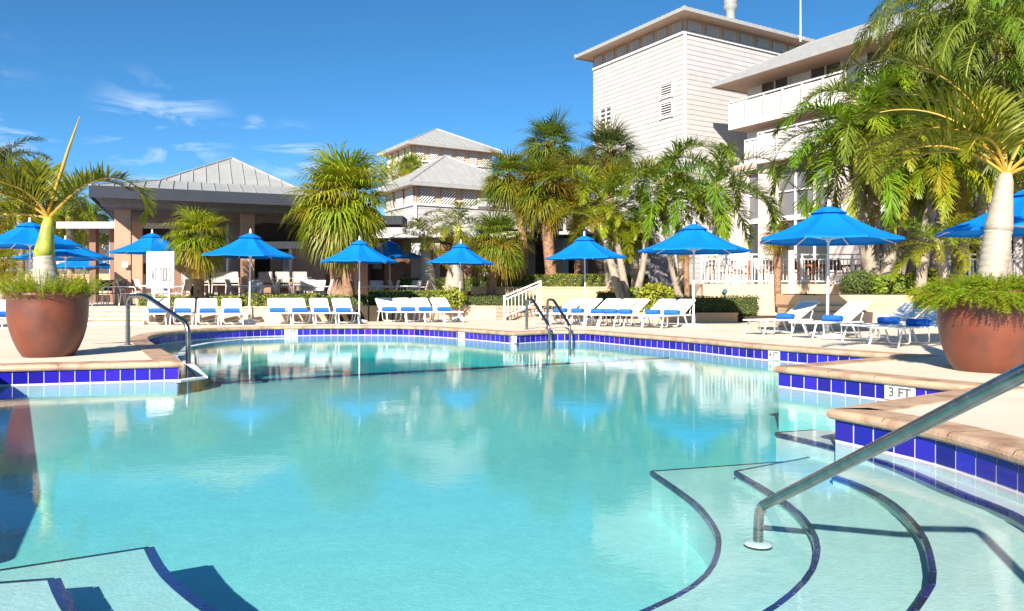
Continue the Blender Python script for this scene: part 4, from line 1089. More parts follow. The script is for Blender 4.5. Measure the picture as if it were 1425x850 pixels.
for y0, y1 in ((162.5, 142), (135, 115.5)):
    z0 = on(928, y0, Tc, F_).z; z1 = on(928, y1, Tc, F_).z
    q = MB(); o = -F_ * .035; q.quad(Vector((b.x, b.y, z0)) + o, Vector((a.x, a.y, z0)) + o, Vector((a.x, a.y, z1)) + o, Vector((b.x, b.y, z1)) + o); v = q.build('louvre_vent', 'darkroom', root)
    q = MB()
    for p, s in ((a, 1), (b, 1)): q.beam(Vector((p.x, p.y, z0 - .1)) - F_ * .06, Vector((p.x, p.y, z1 + .1)) - F_ * .06, .13, .08, up=F_)
    for z in (z0, z1): q.beam(Vector((b.x, b.y, z)) - F_ * .06, Vector((a.x, a.y, z)) - F_ * .06, .08, .13)
    for k in range(1, 6):
        z = lerp(z0, z1, k / 6); q.beam(Vector((b.x, b.y, z)) - F_ * .06, Vector((a.x, a.y, z)) - F_ * .06, .06, .05)
    q.build('louvres', 'trimwhite', v)
a = on(852, 178, Tc, F_); b = on(836, 178, Tc, F_); window(root, b, a, on(844, 180, Tc, F_).z, on(844, 149, Tc, F_).z, -F_, 2)
# roof vent and aerial
q = MB(); c = P(1016.5, 30, 49); s_ = 49 / FPX
q.lathe([(.0, 0), (7 * s_, 0), (6 * s_, 1.4 * .6), (7.5 * s_, .95), (9.5 * s_, 1.1), (10 * s_, 1.25), (8 * s_, 1.3), (9 * s_, 1.4), (9 * s_, 1.6), (4 * s_, 1.75), (0, 1.8)], (c.x, c.y, c.z - .25), 20)
tag(q.build('roof_vent', 'roofmetal', smooth='auto'), 'round metal exhaust vent on top of the white tower roof', 'roof vent')
q = MB(); c = P(1114, 58, 46.5); q.tube([c, c + ZZ * 3.4], [.05, .03], 8); q.tube([c + ZZ * .3 - F_ * .3, c + ZZ * .3 + F_ * .3], .03, 6)
tag(q.build('aerial', 'white_metal'), 'thin white aerial pole standing between tower and wing roofs', 'aerial')
# ---- balcony wing
A0 = Vector((12.5, 44, 0)); U = -S_      # U runs along the facade towards the viewer
root = tag(empty('balcony_wing', A0, absolute=True), 'white hotel wing with latticed balconies and grey metal roof at right', 'building')
W0 = 1.5; LW = 24
def wl_(t, dep, z): return A0 + U * t + F_ * dep + ZZ * z
q = MB(); clap(q, wl_(0, W0, 0), wl_(LW, W0, 0), 8.0, 13.4, -F_, .26)
q.quad(wl_(0, 10, 1), wl_(0, W0, 1), wl_(0, W0, 13.0), wl_(0, 10, 13.0)); q.build('upper_wall', 'trimwhite', root)
q = MB(); q.quad(wl_(-.2, .3, 1.2), wl_(-.2, W0 + .1, 1.2), wl_(-.2, W0 + .1, 8.15), wl_(-.2, .3, 8.15)); 
# lower two floors: piers and spandrels round the openings
bays = [(1.0, 2.1), (3.05, 6.6), (8.9, 11.4), (12.9, 15.2), (16.6, 19.4), (20.6, 23.2)]
t0 = -.2
for (a, b) in bays + [(LW, LW)]:
    q.quad(wl_(t0, 0, 1.2), wl_(a, 0, 1.2), wl_(a, 0, 8.15), wl_(t0, 0, 8.15)); q.quad(wl_(a, 0, 1.2), wl_(a, .5, 1.2), wl_(a, .5, 8.15), wl_(a, 0, 8.15)); 
    if a < LW:
        q.quad(wl_(a, 0, 7.75), wl_(b, 0, 7.75), wl_(b, 0, 8.15), wl_(a, 0, 8.15)); q.quad(wl_(b, .5, 1.2), wl_(b, 0, 1.2), wl_(b, 0, 8.15), wl_(b, .5, 8.15)); q.quad(wl_(a, 0, 7.75), wl_(b, 0, 7.75), wl_(b, .5, 7.75), wl_(a, .5, 7.75))
    t0 = b
q.quad(wl_(-.2, 0, 1.2), wl_(-.2, .3, 1.2), wl_(-.2, .3, 8.15), wl_(-.2, 0, 8.15))
q.build('lower_wall', 'pinkwall', root)
for k, (a, b) in enumerate(bays):
    n_ = max(1, round((b - a) / 1.15))
    window(root, wl_(a, .5, 0), wl_(b, .5, 0), 5.0, 7.75, -F_, n_, 'glass_grey', .12, 2)
    window(root, wl_(a, .5, 0), wl_(b, .5, 0), 1.3, 4.85, -F_, n_, 'glass', .13, 1)
q = MB()
for (a, b) in ((.3, 1.9), (2.9, 6.4), (9.2, 11.2)): q.box((wl_((a + b) / 2, -.0, 7.95)), (b - a, .1, .22), M=Matrix((U, -F_ * -1, ZZ)).transposed())
q.build('drain_slots', 'peach', root)
for k in range(7):                    # sliding doors behind the balconies
    a = 1.1 + 3.3 * k
    window(root, wl_(a, W0 - .03, 0), wl_(a + 1.9, W0 - .03, 0), 10.65, 13.05, -F_, 2, 'curtain', .10)
    window(root, wl_(a, W0 - .03, 0), wl_(a + 1.9, W0 - .03, 0), 8.35, 10.22, -F_, 2, 'curtain', .10)
def balcony(t0, t1, dep, zf, zt, name='balcony', ret=True):
    q = MB(); q.prism([tuple((A0 + U * a + F_ * b)[:2]) for a, b in ((t0, dep), (t1, dep), (t1, W0), (t0, W0))][::-1], zf - .28, zf); b_ = q.build(name, 'peach', root)
    q = MB(); q.beam(wl_(t0, dep - .02, zf - .12), wl_(t1, dep - .02, zf - .12), .08, .36); q.beam(wl_(t0, dep, zt), wl_(t1, dep, zt), .12, .07); q.beam(wl_(t0, dep, zt - .16), wl_(t1, dep, zt - .16), .06, .05)
    q.beam(wl_(t0, dep, zt), wl_(t0, W0, zt), .10, .07)
    n_ = max(2, round((t1 - t0) / 1.25))
    for k in range(n_ + 1): q.beam(wl_(lerp(t0, t1, k / n_), dep, zf), wl_(lerp(t0, t1, k / n_), dep, zt), .09, .09)
    q.build('balustrade', 'trimwhite', b_)
    q = MB()
    for k in range(n_):
        a, c = lerp(t0, t1, k / n_) + .08, lerp(t0, t1, (k + 1) / n_) - .08
        lattice(q, wl_(a, dep, 0), wl_(c, dep, 0), zf + .1, zt - .22, -F_, .13, .055)
    q.beam(wl_(t0, dep, zt - .22), wl_(t1, dep, zt - .22), .05, .05); q.build('lattice_screen', 'trimwhite', b_)
    q = MB(); q.quad(wl_(t0 + .05, dep + .05, zf), wl_(t1, dep + .05, zf), wl_(t1, dep + .05, zt - .22), wl_(t0 + .05, dep + .05, zt - .22)); q.build('balustrade_back', 'trimwhite', b_)
balcony(0, 7.5, 0, 10.55, 11.83); balcony(8.6, 15.5, 0, 10.55, 11.83); balcony(16.2, LW, 0, 10.55, 11.83)
balcony(1.0, 2.4, .2, 8.25, 9.5); balcony(2.4, 7.5, -.35, 8.25, 9.62); balcony(8.6, 15.5, -.35, 8.25, 9.62)
q = MB(); q.box(wl_(12, -.1, 13.0), (.01, .01, .01)); 
hiproof(root, A0, U, F_, -.75, LW + .5, -.65, 9.8, 13.0, ((1.75, 4.55, 15.5), (LW - 1, 4.55, 15.5)), .20, .5)
# ---- middle pavilions with lattice friezes
def cupola(name, K, LS, LF, z0, zw, ze, apex, label, over=.55, n1_=3, n2_=2):
    root = tag(empty(name, K, absolute=True), label, 'building', 'white clapboard pavilions behind the palms')
    q = MB(); clap(q, K, K + F_ * LF, z0, zw, -S_, .36, .018); clap(q, K + S_ * LS, K, z0, zw, -F_, .36, .018)
    q.quad(K + F_ * LF + ZZ * z0, K + F_ * LF + S_ * LS + ZZ * z0, K + F_ * LF + S_ * LS + ZZ * ze, K + F_ * LF + ZZ * ze); q.quad(K + F_ * LF + S_ * LS + ZZ * z0, K + S_ * LS + ZZ * z0, K + S_ * LS + ZZ * ze, K + F_ * LF + S_ * LS + ZZ * ze)
    q.build('walls', 'clap', root)
    q = MB()
    for a, b, nn in ((K, K + F_ * LF, -S_), (K + S_ * LS, K, -F_)): q.quad(a + ZZ * zw - nn * .05, b + ZZ * zw - nn * .05, b + ZZ * ze - nn * .05, a + ZZ * ze - nn * .05)
    q.build('frieze', 'peach', root)
    q = MB()
    for a, b, nn in ((K, K + F_ * LF, -S_), (K + S_ * LS, K, -F_)): q.beam(a + ZZ * (zw + .05) + nn * .04, b + ZZ * (zw + .05) + nn * .04, .14, .14)
    q.beam(K + ZZ * z0, K + ZZ * zw, .16, .16); q.build('trim', 'trimwhite', root)
    for base, dr, nn, L, n_ in ((K, F_, -S_, LF, n1_), (K, S_, -F_, LS, n2_)):
        bay = L / n_
        for k in range(n_):
            a = base + dr * (bay * k + .25); b = base + dr * (bay * (k + 1) - .2)
            q = MB(); q.quad(*[p + nn * -.03 for p in (a + ZZ * (zw + .15), b + ZZ * (zw + .15), b + ZZ * (ze - .18), a + ZZ * (ze - .18))]); v = q.build('lattice_vent', 'glass_grey', root)
            q = MB(); lattice(q, a, b, zw + .15, ze - .18, nn, .17, .055); q.build('slats', 'trimwhite', v)
    hiproof(root, K, F_, S_, -over, LF + over, -over, LS + over, ze, ((apex[0], apex[1], apex[2]), (apex[0], apex[1], apex[2])), .2, .45)
cupola('lattice_pavilion', Vector((X(578, 42), 42, 0)), 4.4, 6.6, .9, 5.75, 6.95, (2.9, 2.2, 9.05), 'near white clapboard pavilion with dark lattice vents and pyramid roof', .6, 5, 3)
cupola('lattice_pavilion', Vector((X(574, 58), 58, 0)), 5.2, 6.9, .9, 10.9, 12.25, (3.2, 2.6, 14.15), 'farther and higher white pavilion roof peeking over the near one', .6, 6, 4)

# ---- open restaurant pavilion
Fp = Vector((math.cos(R(22.8)), math.sin(R(22.8)), 0)); Sp = Vector((-math.sin(R(22.8)), math.cos(R(22.8)), 0)); C0 = Vector((X(125, 24.5), 24.5, .5))
root = tag(empty('restaurant_pavilion', C0, absolute=True), 'open-sided restaurant pavilion with flared grey metal roof on tan columns at left', 'pavilion')
hiproof(root, C0, Fp, Sp, 0, 8.6, 0, 8.9, 4.40, ((4.5, 4.45, 6.29), (4.5, 4.45, 6.29)), .38, .44, 'roofmetal', 'fascia', mid=(1.95, 4.92))
def colm(px, d, w=.44, z0=.5, z1=4.08, name='column', m='column', par=None):
    x = X(px, d); q = MB(); M = Matrix((Fp, Sp, ZZ)).transposed(); q.box((x, d, (z0 + z1) / 2), (w, w, z1 - z0), M=M); return q.build(name, m, par, bevel=.015)
cA = colm(171.5, 26.9, .52, par=root); colm(344.5, 28.4, .47, par=root); c = C0 + Fp * .9 + Sp * 8.0; colm(CX + c.x / c.y * FPX, c.y, .44, par=root); c = C0 + Fp * 7.9 + Sp * 8.0; colm(CX + c.x / c.y * FPX, c.y, .44, par=root); c = C0 + Fp * 8.0 + Sp * .9
colm(CX + c.x / c.y * FPX, c.y, .44, par=root)
q = MB()
for k in range(8): 
    b_ = 1.0 + k * .9; q.beam(C0 + Fp * .2 + Sp * b_ + ZZ * 3.45, C0 + Fp * 8.3 + Sp * b_ + ZZ * 3.45, .09, .22)
q.build('ceiling_beams', 'soffit', root)
q = MB(); q.lathe([(0, .06), (.09, .05), (.12, 0), (.12, -.02)], (0, 0, 0), 16)
o = q.build('speaker_box', 'trimwhite', root); o.location = P(160, 281, 26.4); o.rotation_euler = (R(90), 0, 0)
root = empty('notice_plate', P(174, 368, 26.56), R(22.8), 'small white square notice on the left pavilion column', 'notice')
q = MB(); q.box((0, 0, 0), (.19, .012, .19)); q.build('plate', 'trimwhite', root, bevel=.004)
q = MB(); [q.box((0, -.008, .05 - .03 * k), (.11 - .02 * (k % 2), .002, .008)) for k in range(4)]; q.build('print_lines', 'chair_mesh', root)
# flatter roof of the walkway seen below the pavilion eave
root = tag(empty('covered_walkway', (-20, 33, .5), absolute=True), 'low walkway roof with pale fascia seen under the pavilion eave', 'walkway')
q = MB(); q.box((X(190, 33), 34.5, 3.78), (5.8, 4.5, .14)); q.build('roof', 'soffit', root)
q = MB(); q.box((X(190, 33), 32.2, 3.78), (5.9, .12, .28)); q.build('fascia', 'clap', root)
for px in (131, 160, 245): q = MB(); q.box((X(px, 33.2), 33.2, 2.2), (.28, .28, 3.4)); q.build('column', 'brownwall', root)

# ---- bar and clubhouse front behind the terrace
def wallpart(root, px0, px1, py0, py1, d, m, name='wall', th=.15):
    x0, x1 = X(px0, d), X(px1, d); z1 = 1 + (YH - py0) * d / FPX; z0 = 1 + (YH - py1) * d / FPX
    q = MB(); q.box(((x0 + x1) / 2, d + th / 2, (z0 + z1) / 2), (x1 - x0, th, z1 - z0)); return q.build(name, m, root)
root = tag(empty('bar_building', (-10, 31, .5), absolute=True), 'tan and brown bar front under the pavilion with dark serving hatches', 'building')
D = 32.6
wallpart(root, 182, 236, 265, 350, D, 'darkroom', 'ceiling_shade_panel'); wallpart(root, 182, 236, 350, 366, D, 'trimwhite', 'lattice_band'); wallpart(root, 182, 236, 366, 381, D, 'curtain', 'hatch'); wallpart(root, 182, 236, 381, 388, D, 'yellowwall', 'sill_band'); wallpart(root, 182, 236, 388, 423, D, 'whitewall')
wallpart(root, 236, 262, 265, 423, D, 'brownwall'); wallpart(root, 262, 300, 265, 423, D + .5, 'darkroom', 'opening'); wallpart(root, 300, 335, 265, 423, D, 'greywall'); wallpart(root, 335, 352, 265, 423, D + .3, 'darkroom', 'opening')  # openings are solid panels with interior shade as their colour
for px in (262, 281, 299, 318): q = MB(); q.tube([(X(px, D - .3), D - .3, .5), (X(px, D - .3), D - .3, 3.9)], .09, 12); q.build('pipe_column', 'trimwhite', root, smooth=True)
wallpart(root, 352, 420, 265, 345, D, 'darkroom', 'ceiling_shade_panel'); wallpart(root, 352, 405, 345, 386, D + 1.1, 'darkroom', 'serving_hatch'); wallpart(root, 376, 392, 350, 386, D + .9, 'tanwall', 'inner_wall'); wallpart(root, 392, 402, 350, 386, D + .95, 'glass_grey', 'fridge')
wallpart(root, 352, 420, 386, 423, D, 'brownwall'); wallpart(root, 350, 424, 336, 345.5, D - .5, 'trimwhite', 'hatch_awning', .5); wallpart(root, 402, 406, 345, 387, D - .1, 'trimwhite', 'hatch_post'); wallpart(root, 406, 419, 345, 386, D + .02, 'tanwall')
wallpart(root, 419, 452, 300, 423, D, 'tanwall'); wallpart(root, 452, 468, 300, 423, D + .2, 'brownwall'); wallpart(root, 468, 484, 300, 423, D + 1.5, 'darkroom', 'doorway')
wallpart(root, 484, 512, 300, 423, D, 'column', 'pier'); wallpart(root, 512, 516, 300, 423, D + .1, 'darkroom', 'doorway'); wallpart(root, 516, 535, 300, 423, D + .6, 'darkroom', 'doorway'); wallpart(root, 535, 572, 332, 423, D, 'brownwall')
q = wallpart(root, 514, 532, 362, 374, D + .5, 'glass_grey', 'bright_window')
wallpart(root, 405, 560, 300, 312, D - .6, 'fascia', 'eave', 1.5); wallpart(root, 478, 560, 324, 331, D - .8, 'trimwhite', 'gutter', .4)
root = tag(empty('bar_counter', (-8, 28.5, .5), absolute=True), 'long brown bar counter behind the row of stools', 'bar counter')
q = MB(); q.box((X(355, 30.6), 30.6, 1.0), (X(432, 30.6) - X(268, 30.6), .5, 1.0)); q.build('front', 'barfront', root)
q = MB(); q.box((X(352, 30.5), 30.5, 1.53), (X(436, 30.5) - X(266, 30.5), .75, .06)); q.build('counter_top', 'dark_metal', root)
r = random.Random(5)
for k, px in enumerate((371, 377, 383, 389, 396)):
    q = MB(); h = r.uniform(.18, .34); q.lathe([(0, 0), (.05, 0), (.05, h * .6), (.018, h * .75), (.018, h), (0, h)], (0, 0, 0), 12)
    o = q.build('bottle', ('glass_grey', 'trimwhite', 'glass')[k % 3], smooth=True); o.location = (X(px, 30.5), 30.5, 1.56)
    tag(o, ['tall grey bottle', 'white bottle', 'dark bottle', 'second grey bottle', 'white flask'][k] + ' standing on the bar counter behind the left umbrella', 'bottle', 'bottles on the bar')
# clubhouse wing with sunlit clapboard behind the bottle palms
root = tag(empty('clubhouse', (-3, 32, .5), absolute=True), 'brown and white clapboard clubhouse wall behind the bottle palms', 'building')
D = 32
for a, b in ((572, 612), (665, 702)):
    q = MB(); clap(q, (X(a, D), D, 0), (X(b, D), D, 0), .5, 3.4, Vector((0, -1, 0)), .3); q.build('clapboard_wall', 'clap', root)
wallpart(root, 612, 665, 325, 423, D + .1, 'brownwall'); wallpart(root, 702, 722, 318, 423, D, 'greywall'); wallpart(root, 540, 722, 322, 330, D - .4, 'trimwhite', 'gutter', .8)
q = MB(); q.box((X(630, 34), 34.5, 3.52), (6.4, 5, .14)); q.build('roof', 'roofmetal', root)
# covered passage in the middle, its shade put into the grey wall colour
root = tag(empty('shaded_passage', (3, 35, 1), absolute=True), 'shaded grey passage with blue doors behind the sabal palm trunks', 'building')
D = 35
wallpart(root, 722, 745, 290, 425, D, 'greywall'); wallpart(root, 745, 765, 330, 425, D + .5, 'darkroom', 'doorway'); wallpart(root, 765, 783, 330, 425, D, 'greywall'); wallpart(root, 783, 791, 330, 425, D + .05, 'doorblue', 'door'); wallpart(root, 791, 803, 330, 425, D + .5, 'darkroom', 'doorway')  # dark doorways are panels coloured like unlit rooms
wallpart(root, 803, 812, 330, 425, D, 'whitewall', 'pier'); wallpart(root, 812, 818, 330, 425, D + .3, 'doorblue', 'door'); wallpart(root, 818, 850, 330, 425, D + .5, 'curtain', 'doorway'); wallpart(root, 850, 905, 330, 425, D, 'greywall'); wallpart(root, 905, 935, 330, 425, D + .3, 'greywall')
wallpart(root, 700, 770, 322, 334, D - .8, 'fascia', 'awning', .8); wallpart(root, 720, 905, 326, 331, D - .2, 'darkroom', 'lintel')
for k in range(3): wallpart(root, 728 + 30 * k, 752 + 30 * k, 298, 318, D + 1.5, 'curtain', 'upper_window')
wallpart(root, 716, 850, 285, 330, D + 1.7, 'whitewall', 'upper_wall'); wallpart(root, 664, 860, 276, 287, D + .9, 'roofmetal', 'roof_edge', 1.4)
# white block and wall at the far left
root = tag(empty('guest_block', (-30, 46, 0), absolute=True), 'low white guest building behind the far left umbrellas', 'building')
wallpart(root, -60, 150, 330, 412, 46, 'whitewall')
for px in (8, 50, 96): 
    z0 = 1 + (YH - 376) * 46 / FPX; z1 = 1 + (YH - 362) * 46 / FPX; window(root, (X(px, 45.98), 45.98, 0), (X(px + 16, 45.98), 45.98, 0), z0, z1, Vector((0, -1, 0)), 1, 'glass_grey', .12)
wallpart(root, -60, 155, 326, 331, 45.5, 'roofmetal', 'roof_edge', 4)
tag(wallpart(None, -80, 128, 381, 398, 36, 'column', 'garden_wall', .3), 'brownish garden wall at the far left below the guest building', 'wall')
tag(wallpart(None, 118, 166, 381, 424, 38, 'yellowwall', 'garden_wall', .3), 'short yellow garden wall between left umbrellas and pavilion column', 'wall')

# ---- sign
sg = Vector((X(223.5, 23.4), 23.4, .5)); s_ = 23.4 / FPX
root = empty('restaurant_sign', (sg.x, sg.y, .0), R(-4), 'white board sign on two posts reading LATITUDES in thin capitals', 'sign')
q = MB(); zc = 1 + (YH - 375.5) * s_; q.box((0, 0, zc), (40 * s_, .05, 51 * s_)); q.build('board', 'whitewall', root, bevel=.008)
for px in (-10, 11): q = MB(); q.box((px * s_, .045, (zc - .3) / 2 + .1), (.05, .04, zc - .1)); q.build('post', 'white_metal', root)
GP = {'L': [[(0, 1), (0, 0), (1, 0)]], 'A': [[(0, 0), (.5, 1), (1, 0)], [(.2, .35), (.8, .35)]], 'T': [[(0, 1), (1, 1)], [(.5, 0), (.5, 1)]], 'I': [[(.5, 0), (.5, 1)]], 'U': [[(0, 1), (0, .1), (.3, 0), (.7, 0), (1, .1), (1, 1)]],
      'D': [[(0, 0), (0, 1), (.6, 1), (1, .8), (1, .2), (.6, 0), (0, 0)]], 'E': [[(1, 1), (0, 1), (0, 0), (1, 0)], [(0, .5), (.8, .5)]], 'S': [[(1, .88), (.7, 1), (.3, 1), (0, .88), (0, .62), (1, .38), (1, .12), (.7, 0), (.3, 0), (0, .12)]]}
q = MB(); lh, lw_, pit = 18 * s_, 2.5 * s_, 3.45 * s_; x0 = -15 * s_; zb_ = 1 + (YH - 391) * s_
for k, ch in enumerate('LATITUDES'):
    for pl in GP[ch]:
        for a, b in zip(pl, pl[1:]): q.beam((x0 + k * pit + a[0] * lw_, -.028, zb_ + a[1] * lh), (x0 + k * pit + b[0] * lw_, -.028, zb_ + b[1] * lh), .021, .012, up=Vector((0, 1, 0)))
q.build('lettering', 'ink', root)

# ================================================================== FURNITURE
def chair_proto(tall=False, name='patio_chair', fm='white_metal', sm='chair_mesh'):
    root = empty(name); sh = .74 if tall else .42; W = .25; D2 = .24; bh = .46
    q = MB(); q.box((0, 0, sh), (W * 2, D2 * 2, .03)); q.build('seat', sm, root, bevel=.01)
    q = MB(); b0, b1 = Vector((0, D2, sh + .05)), Vector((0, D2 + .13, sh + bh)); q.beam(b0.lerp(b1, .1), b1, W * 2 - .05, .018)
    for s in (-1, 1): q.tube([(s * W, D2, sh), (s * W, D2 + .14, sh + bh + .02)], .016, 6)
    q.tube([(-W, D2 + .14, sh + bh + .02), (W, D2 + .14, sh + bh + .02)], .016, 6); q.build('backrest', sm, root)
    for sx in (-1, 1):
        for sy in (-1, 1): q = MB(); q.tube([(sx * W, sy * D2, sh), (sx * (W + .03), sy * (D2 + .05), 0)], .016, 6); q.build('leg', fm, root)
        q = MB(); q.tube(rounded([(sx * W, -D2, sh), (sx * (W + .02), -D2 + .02, sh + .22), (sx * (W + .02), D2 + .07, sh + .24)], .08, 4), .016, 6); q.build('armrest', fm, root)
    if tall: q = MB(); q.tube([(-W - .01, -D2 - .02, .28), (W + .01, -D2 - .02, .28)], .014, 6); q.build('footrest', fm, root)
    return root
def table_proto(name, m='white_metal', rr=.5, h=.70):
    root = empty(name); q = MB(); q.lathe([(0, h), (rr, h), (rr, h - .03), (0, h - .03)], (0, 0, 0), 28); q.build('tabletop', m, root, smooth='auto')
    q = MB(); q.tube([(0, 0, .02), (0, 0, h - .03)], .035, 10); q.build('pedestal', m, root)
    q = MB(); [q.beam((0, 0, .03), (.34 * math.cos(a), .34 * math.sin(a), .02), .05, .03) for a in (0, 1.57, 3.14, 4.71)]; q.build('feet', m, root); return root
protos = {}
def place(kind, px, d, z, yaw, label, cat, group):
    mk = {'chair': lambda: chair_proto(), 'stool': lambda: chair_proto(True, 'bar_stool'), 'table': lambda: table_proto('patio_table'), 'redchair': lambda: chair_proto(False, 'wooden_chair', 'orange_wood', 'redwood'),
          'redtable': lambda: table_proto('wooden_table', 'orange_wood', .45), 'darkchair': lambda: chair_proto(False, 'patio_chair', 'chair_mesh', 'dark_metal')}[kind]
    if kind not in protos: protos[kind] = mk(); o = protos[kind]
    else: o = copy_tree(protos[kind])
    o.location = (X(px, d), d, z); o.rotation_euler.z = R(yaw); tag(o, label, cat, group)
for k, px in enumerate((266, 288, 307, 327, 373, 396, 419)):
    place('stool', px, 29.5, .5, 180 + rnd.uniform(-12, 12), f'{["first", "second", "third", "fourth", "fifth", "sixth", "seventh", "eighth"][k]} bar stool from the left facing the brown bar counter', 'bar stool', 'stools along the bar counter')
g_ = 'white chairs on the left terrace'
for px, d, yaw, lb in ((182, 26.3, 100, 'white terrace chair right beside the left pavilion column, facing right'), (201, 27.2, 150, 'white terrace chair behind the sign, left of its table'), (225, 27.4, 10, 'white terrace chair directly behind the sign board'), (249, 26.3, -95, 'white terrace chair right of the sign, facing left'),
                       (332, 26.6, 95, 'white terrace chair under the left umbrella, facing right'), (352, 27.3, 5, 'white terrace chair behind the left umbrella pole'), (374, 26.4, -80, 'white terrace chair right of the left umbrella pole, facing left'),
                       (394, 27.4, 100, 'white terrace chair in front of the serving hatch, facing right'), (428, 27.0, 15, 'white terrace chair before the tan wall, back to the wall'), (447, 26.6, -70, 'white terrace chair at the right end of the bar area, facing left'), (437, 28.3, -20, 'white terrace chair farther back against the tan wall'),
                       (510, 28.6, 90, 'white terrace chair right of the shaggy palm trunk'), (524, 29.4, 10, 'white terrace chair in the dark doorway area right of the shaggy palm'), (541, 28.6, -90, 'white terrace chair under the half hidden umbrella, facing left'), (556, 29.6, 85, 'white terrace chair right of the half hidden umbrella pole'),
                       (570, 29.2, -40, 'white terrace chair in front of the sunlit clapboard wall'), (583, 29.5, -90, 'rightmost white terrace chair beside the bottle palm trunk')):
    place('chair', px, d, .5, yaw, lb, 'chair', g_)
for px, d, lb in ((215, 26.4, 'round white table behind the sign'), (353, 26.3, 'round white table under the left umbrella'), (411, 27.1, 'round white table in front of the serving hatch'), (525, 28.5, 'round white table right of the shaggy palm'), (567, 28.5, 'round white table before the sunlit clapboard wall')):
    place('table', px, d, .5, 0, lb, 'table', 'round white tables on the left terrace')
for px, d, yaw, lb in ((126, 26.0, 80, 'dark terrace chair in the shade just right of the left pot'), (143, 27.4, 10, 'dark terrace chair in the shade behind the steps'), (157, 26.2, -80, 'dark terrace chair against the left pavilion column')):
    place('darkchair', px, d, .5, yaw, lb, 'chair', 'dark chairs in the pavilion shade')
g_ = 'orange wooden chairs on the upper terrace'
for px, d, yaw, lb in ((1034, 28.6, 20, 'reddish wooden chair behind the left end of the railing'), (1052, 27.4, 160, 'reddish wooden chair behind the railing left of the white pier'), (1084, 28.2, 30, 'reddish wooden chair behind the palm stem at the railing'), (1118, 26.7, 90, 'orange wooden chair under the big umbrella, facing right'),
                       (1134, 27.9, 0, 'orange wooden chair right of the big umbrella pole'), (1148, 26.8, -80, 'orange wooden chair under the big umbrella, facing left'), (1176, 27.6, 100, 'orange wooden chair near the pink pier, facing right'), (1204, 27.4, -90, 'rightmost orange wooden chair beside the grey palm trunks')):
    place('redchair', px, d, 1.235, yaw, lb, 'chair', g_)
for px, d, lb in ((1132, 26.9, 'round orange table under the big umbrella on the upper terrace'), (1190, 27.2, 'round orange table near the pink pier'), (1045, 28.0, 'round orange table behind the left part of the railing')):
    place('redtable', px, d, 1.235, 0, lb, 'table', 'round wooden tables on the upper terrace')
for px, d, yaw, lb in ((1002, 26.6, 60, 'white chair at the left end of the upper terrace'), (1019, 26.4, -60, 'white chair behind the left posts of the upper railing'), (1064, 26.2, 0, 'white chair against the white pier on the upper terrace')):
    place('chair', px, d, 1.235, yaw, lb, 'chair', 'white chairs on the upper terrace')

# ================================================================== PALMS BEHIND
def B(px, py_c, d): return P(px, py_c, d)
sabal = dict(kind='fan')
palm('fan_palm', 'large shaggy fan palm with drooping leaves left of centre', 'fan', (X(487, 26.6), 26.6, .5), B(476, 285, 26.3), 2.15, 101, .22, .19, nf=46, droop=1.15, col=(0.27, 0.30, 0.022), nseg=24, low=-1.0, tmat='trunk_brown', yellow=.5)
palm('fan_palm', 'small fan palm with orange leaf bases behind the white sign', 'fan', (X(277, 24.95), 24.95, .42), B(276, 333, 24.9), 1.36, 102, .17, .15, nf=30, droop=1.15, col=LEAFY, nseg=20, low=-.8, tmat='trunk_brown', yellow=.5)
palm('bottle_palm', 'left one of two bottle palms before the clapboard wall', 'feather', (X(596, 30.2), 30.2, 1.0), B(592, 345, 30.2), 1.35, 103, .42, .16, nf=12, ll=.5, col=LEAFB, yellow=.6, curve=1.7, shaft=.5, tmat='bottle', group='bottle palms by the clubhouse')
palm('bottle_palm', 'right one of two bottle palms with the fatter white trunk', 'feather', (X(632, 30.0), 30.0, 1.0), B(637, 332, 30.0), 1.55, 104, .42, .16, nf=12, ll=.55, col=LEAFG, yellow=.4, curve=1.6, shaft=.6, tmat='bottle', group='bottle palms by the clubhouse')
palm('fan_palm', 'fan palm with red-brown leaf bases behind the umbrella right of the bottle palms', 'fan', (X(682, 28.8), 28.8, .6), B(692, 335, 28.8), 1.50, 105, .18, .16, nf=34, droop=1.0, col=(0.210, 0.259, 0.030), nseg=20, low=-.8, tmat='trunk_brown', yellow=.4)
palm('sabal_palm', 'slender sabal palm at the left of the central palm cluster', 'fan', (X(729, 31), 31, 1), B(708, 248, 31.3), 1.55, 106, .18, .16, bend=(.25, 0), nf=36, droop=.75, col=(0.182, 0.224, 0.020), nseg=18, tmat='trunk_brown', yellow=.6)
palm('sabal_palm', 'sabal palm with thick orange-brown trunk behind the central umbrella', 'fan', (X(769, 30.6), 30.6, 1), B(756, 262, 30.6), 1.75, 107, .24, .20, nf=40, droop=.8, col=(0.210, 0.217, 0.020), nseg=18, tmat='trunk_brown', yellow=.8)
palm('sabal_palm', 'tallest sabal palm standing at the back of the central cluster', 'fan', (X(770, 36), 36, 1), B(764, 202, 36), 1.75, 108, .2, .18, nf=38, droop=.55, col=(0.154, 0.224, 0.030), nseg=18, tmat='trunk_brown', yellow=.3)
palm('sabal_palm', 'dark grey-green sabal palm in front of the tower wall', 'fan', (X(852, 36), 36, 1), B(848, 213, 36), 1.75, 109, .2, .18, nf=38, droop=.55, col=(0.119, 0.161, 0.035), nseg=18, tmat='trunk_brown', yellow=.2)
palm('sabal_palm', 'yellowish sabal palm squeezed between its taller neighbours', 'fan', (X(806, 33), 33, 1), B(802, 248, 33), 1.45, 110, .2, .18, nf=32, droop=.8, col=(0.210, 0.217, 0.030), nseg=18, tmat='trunk_brown', yellow=.7)
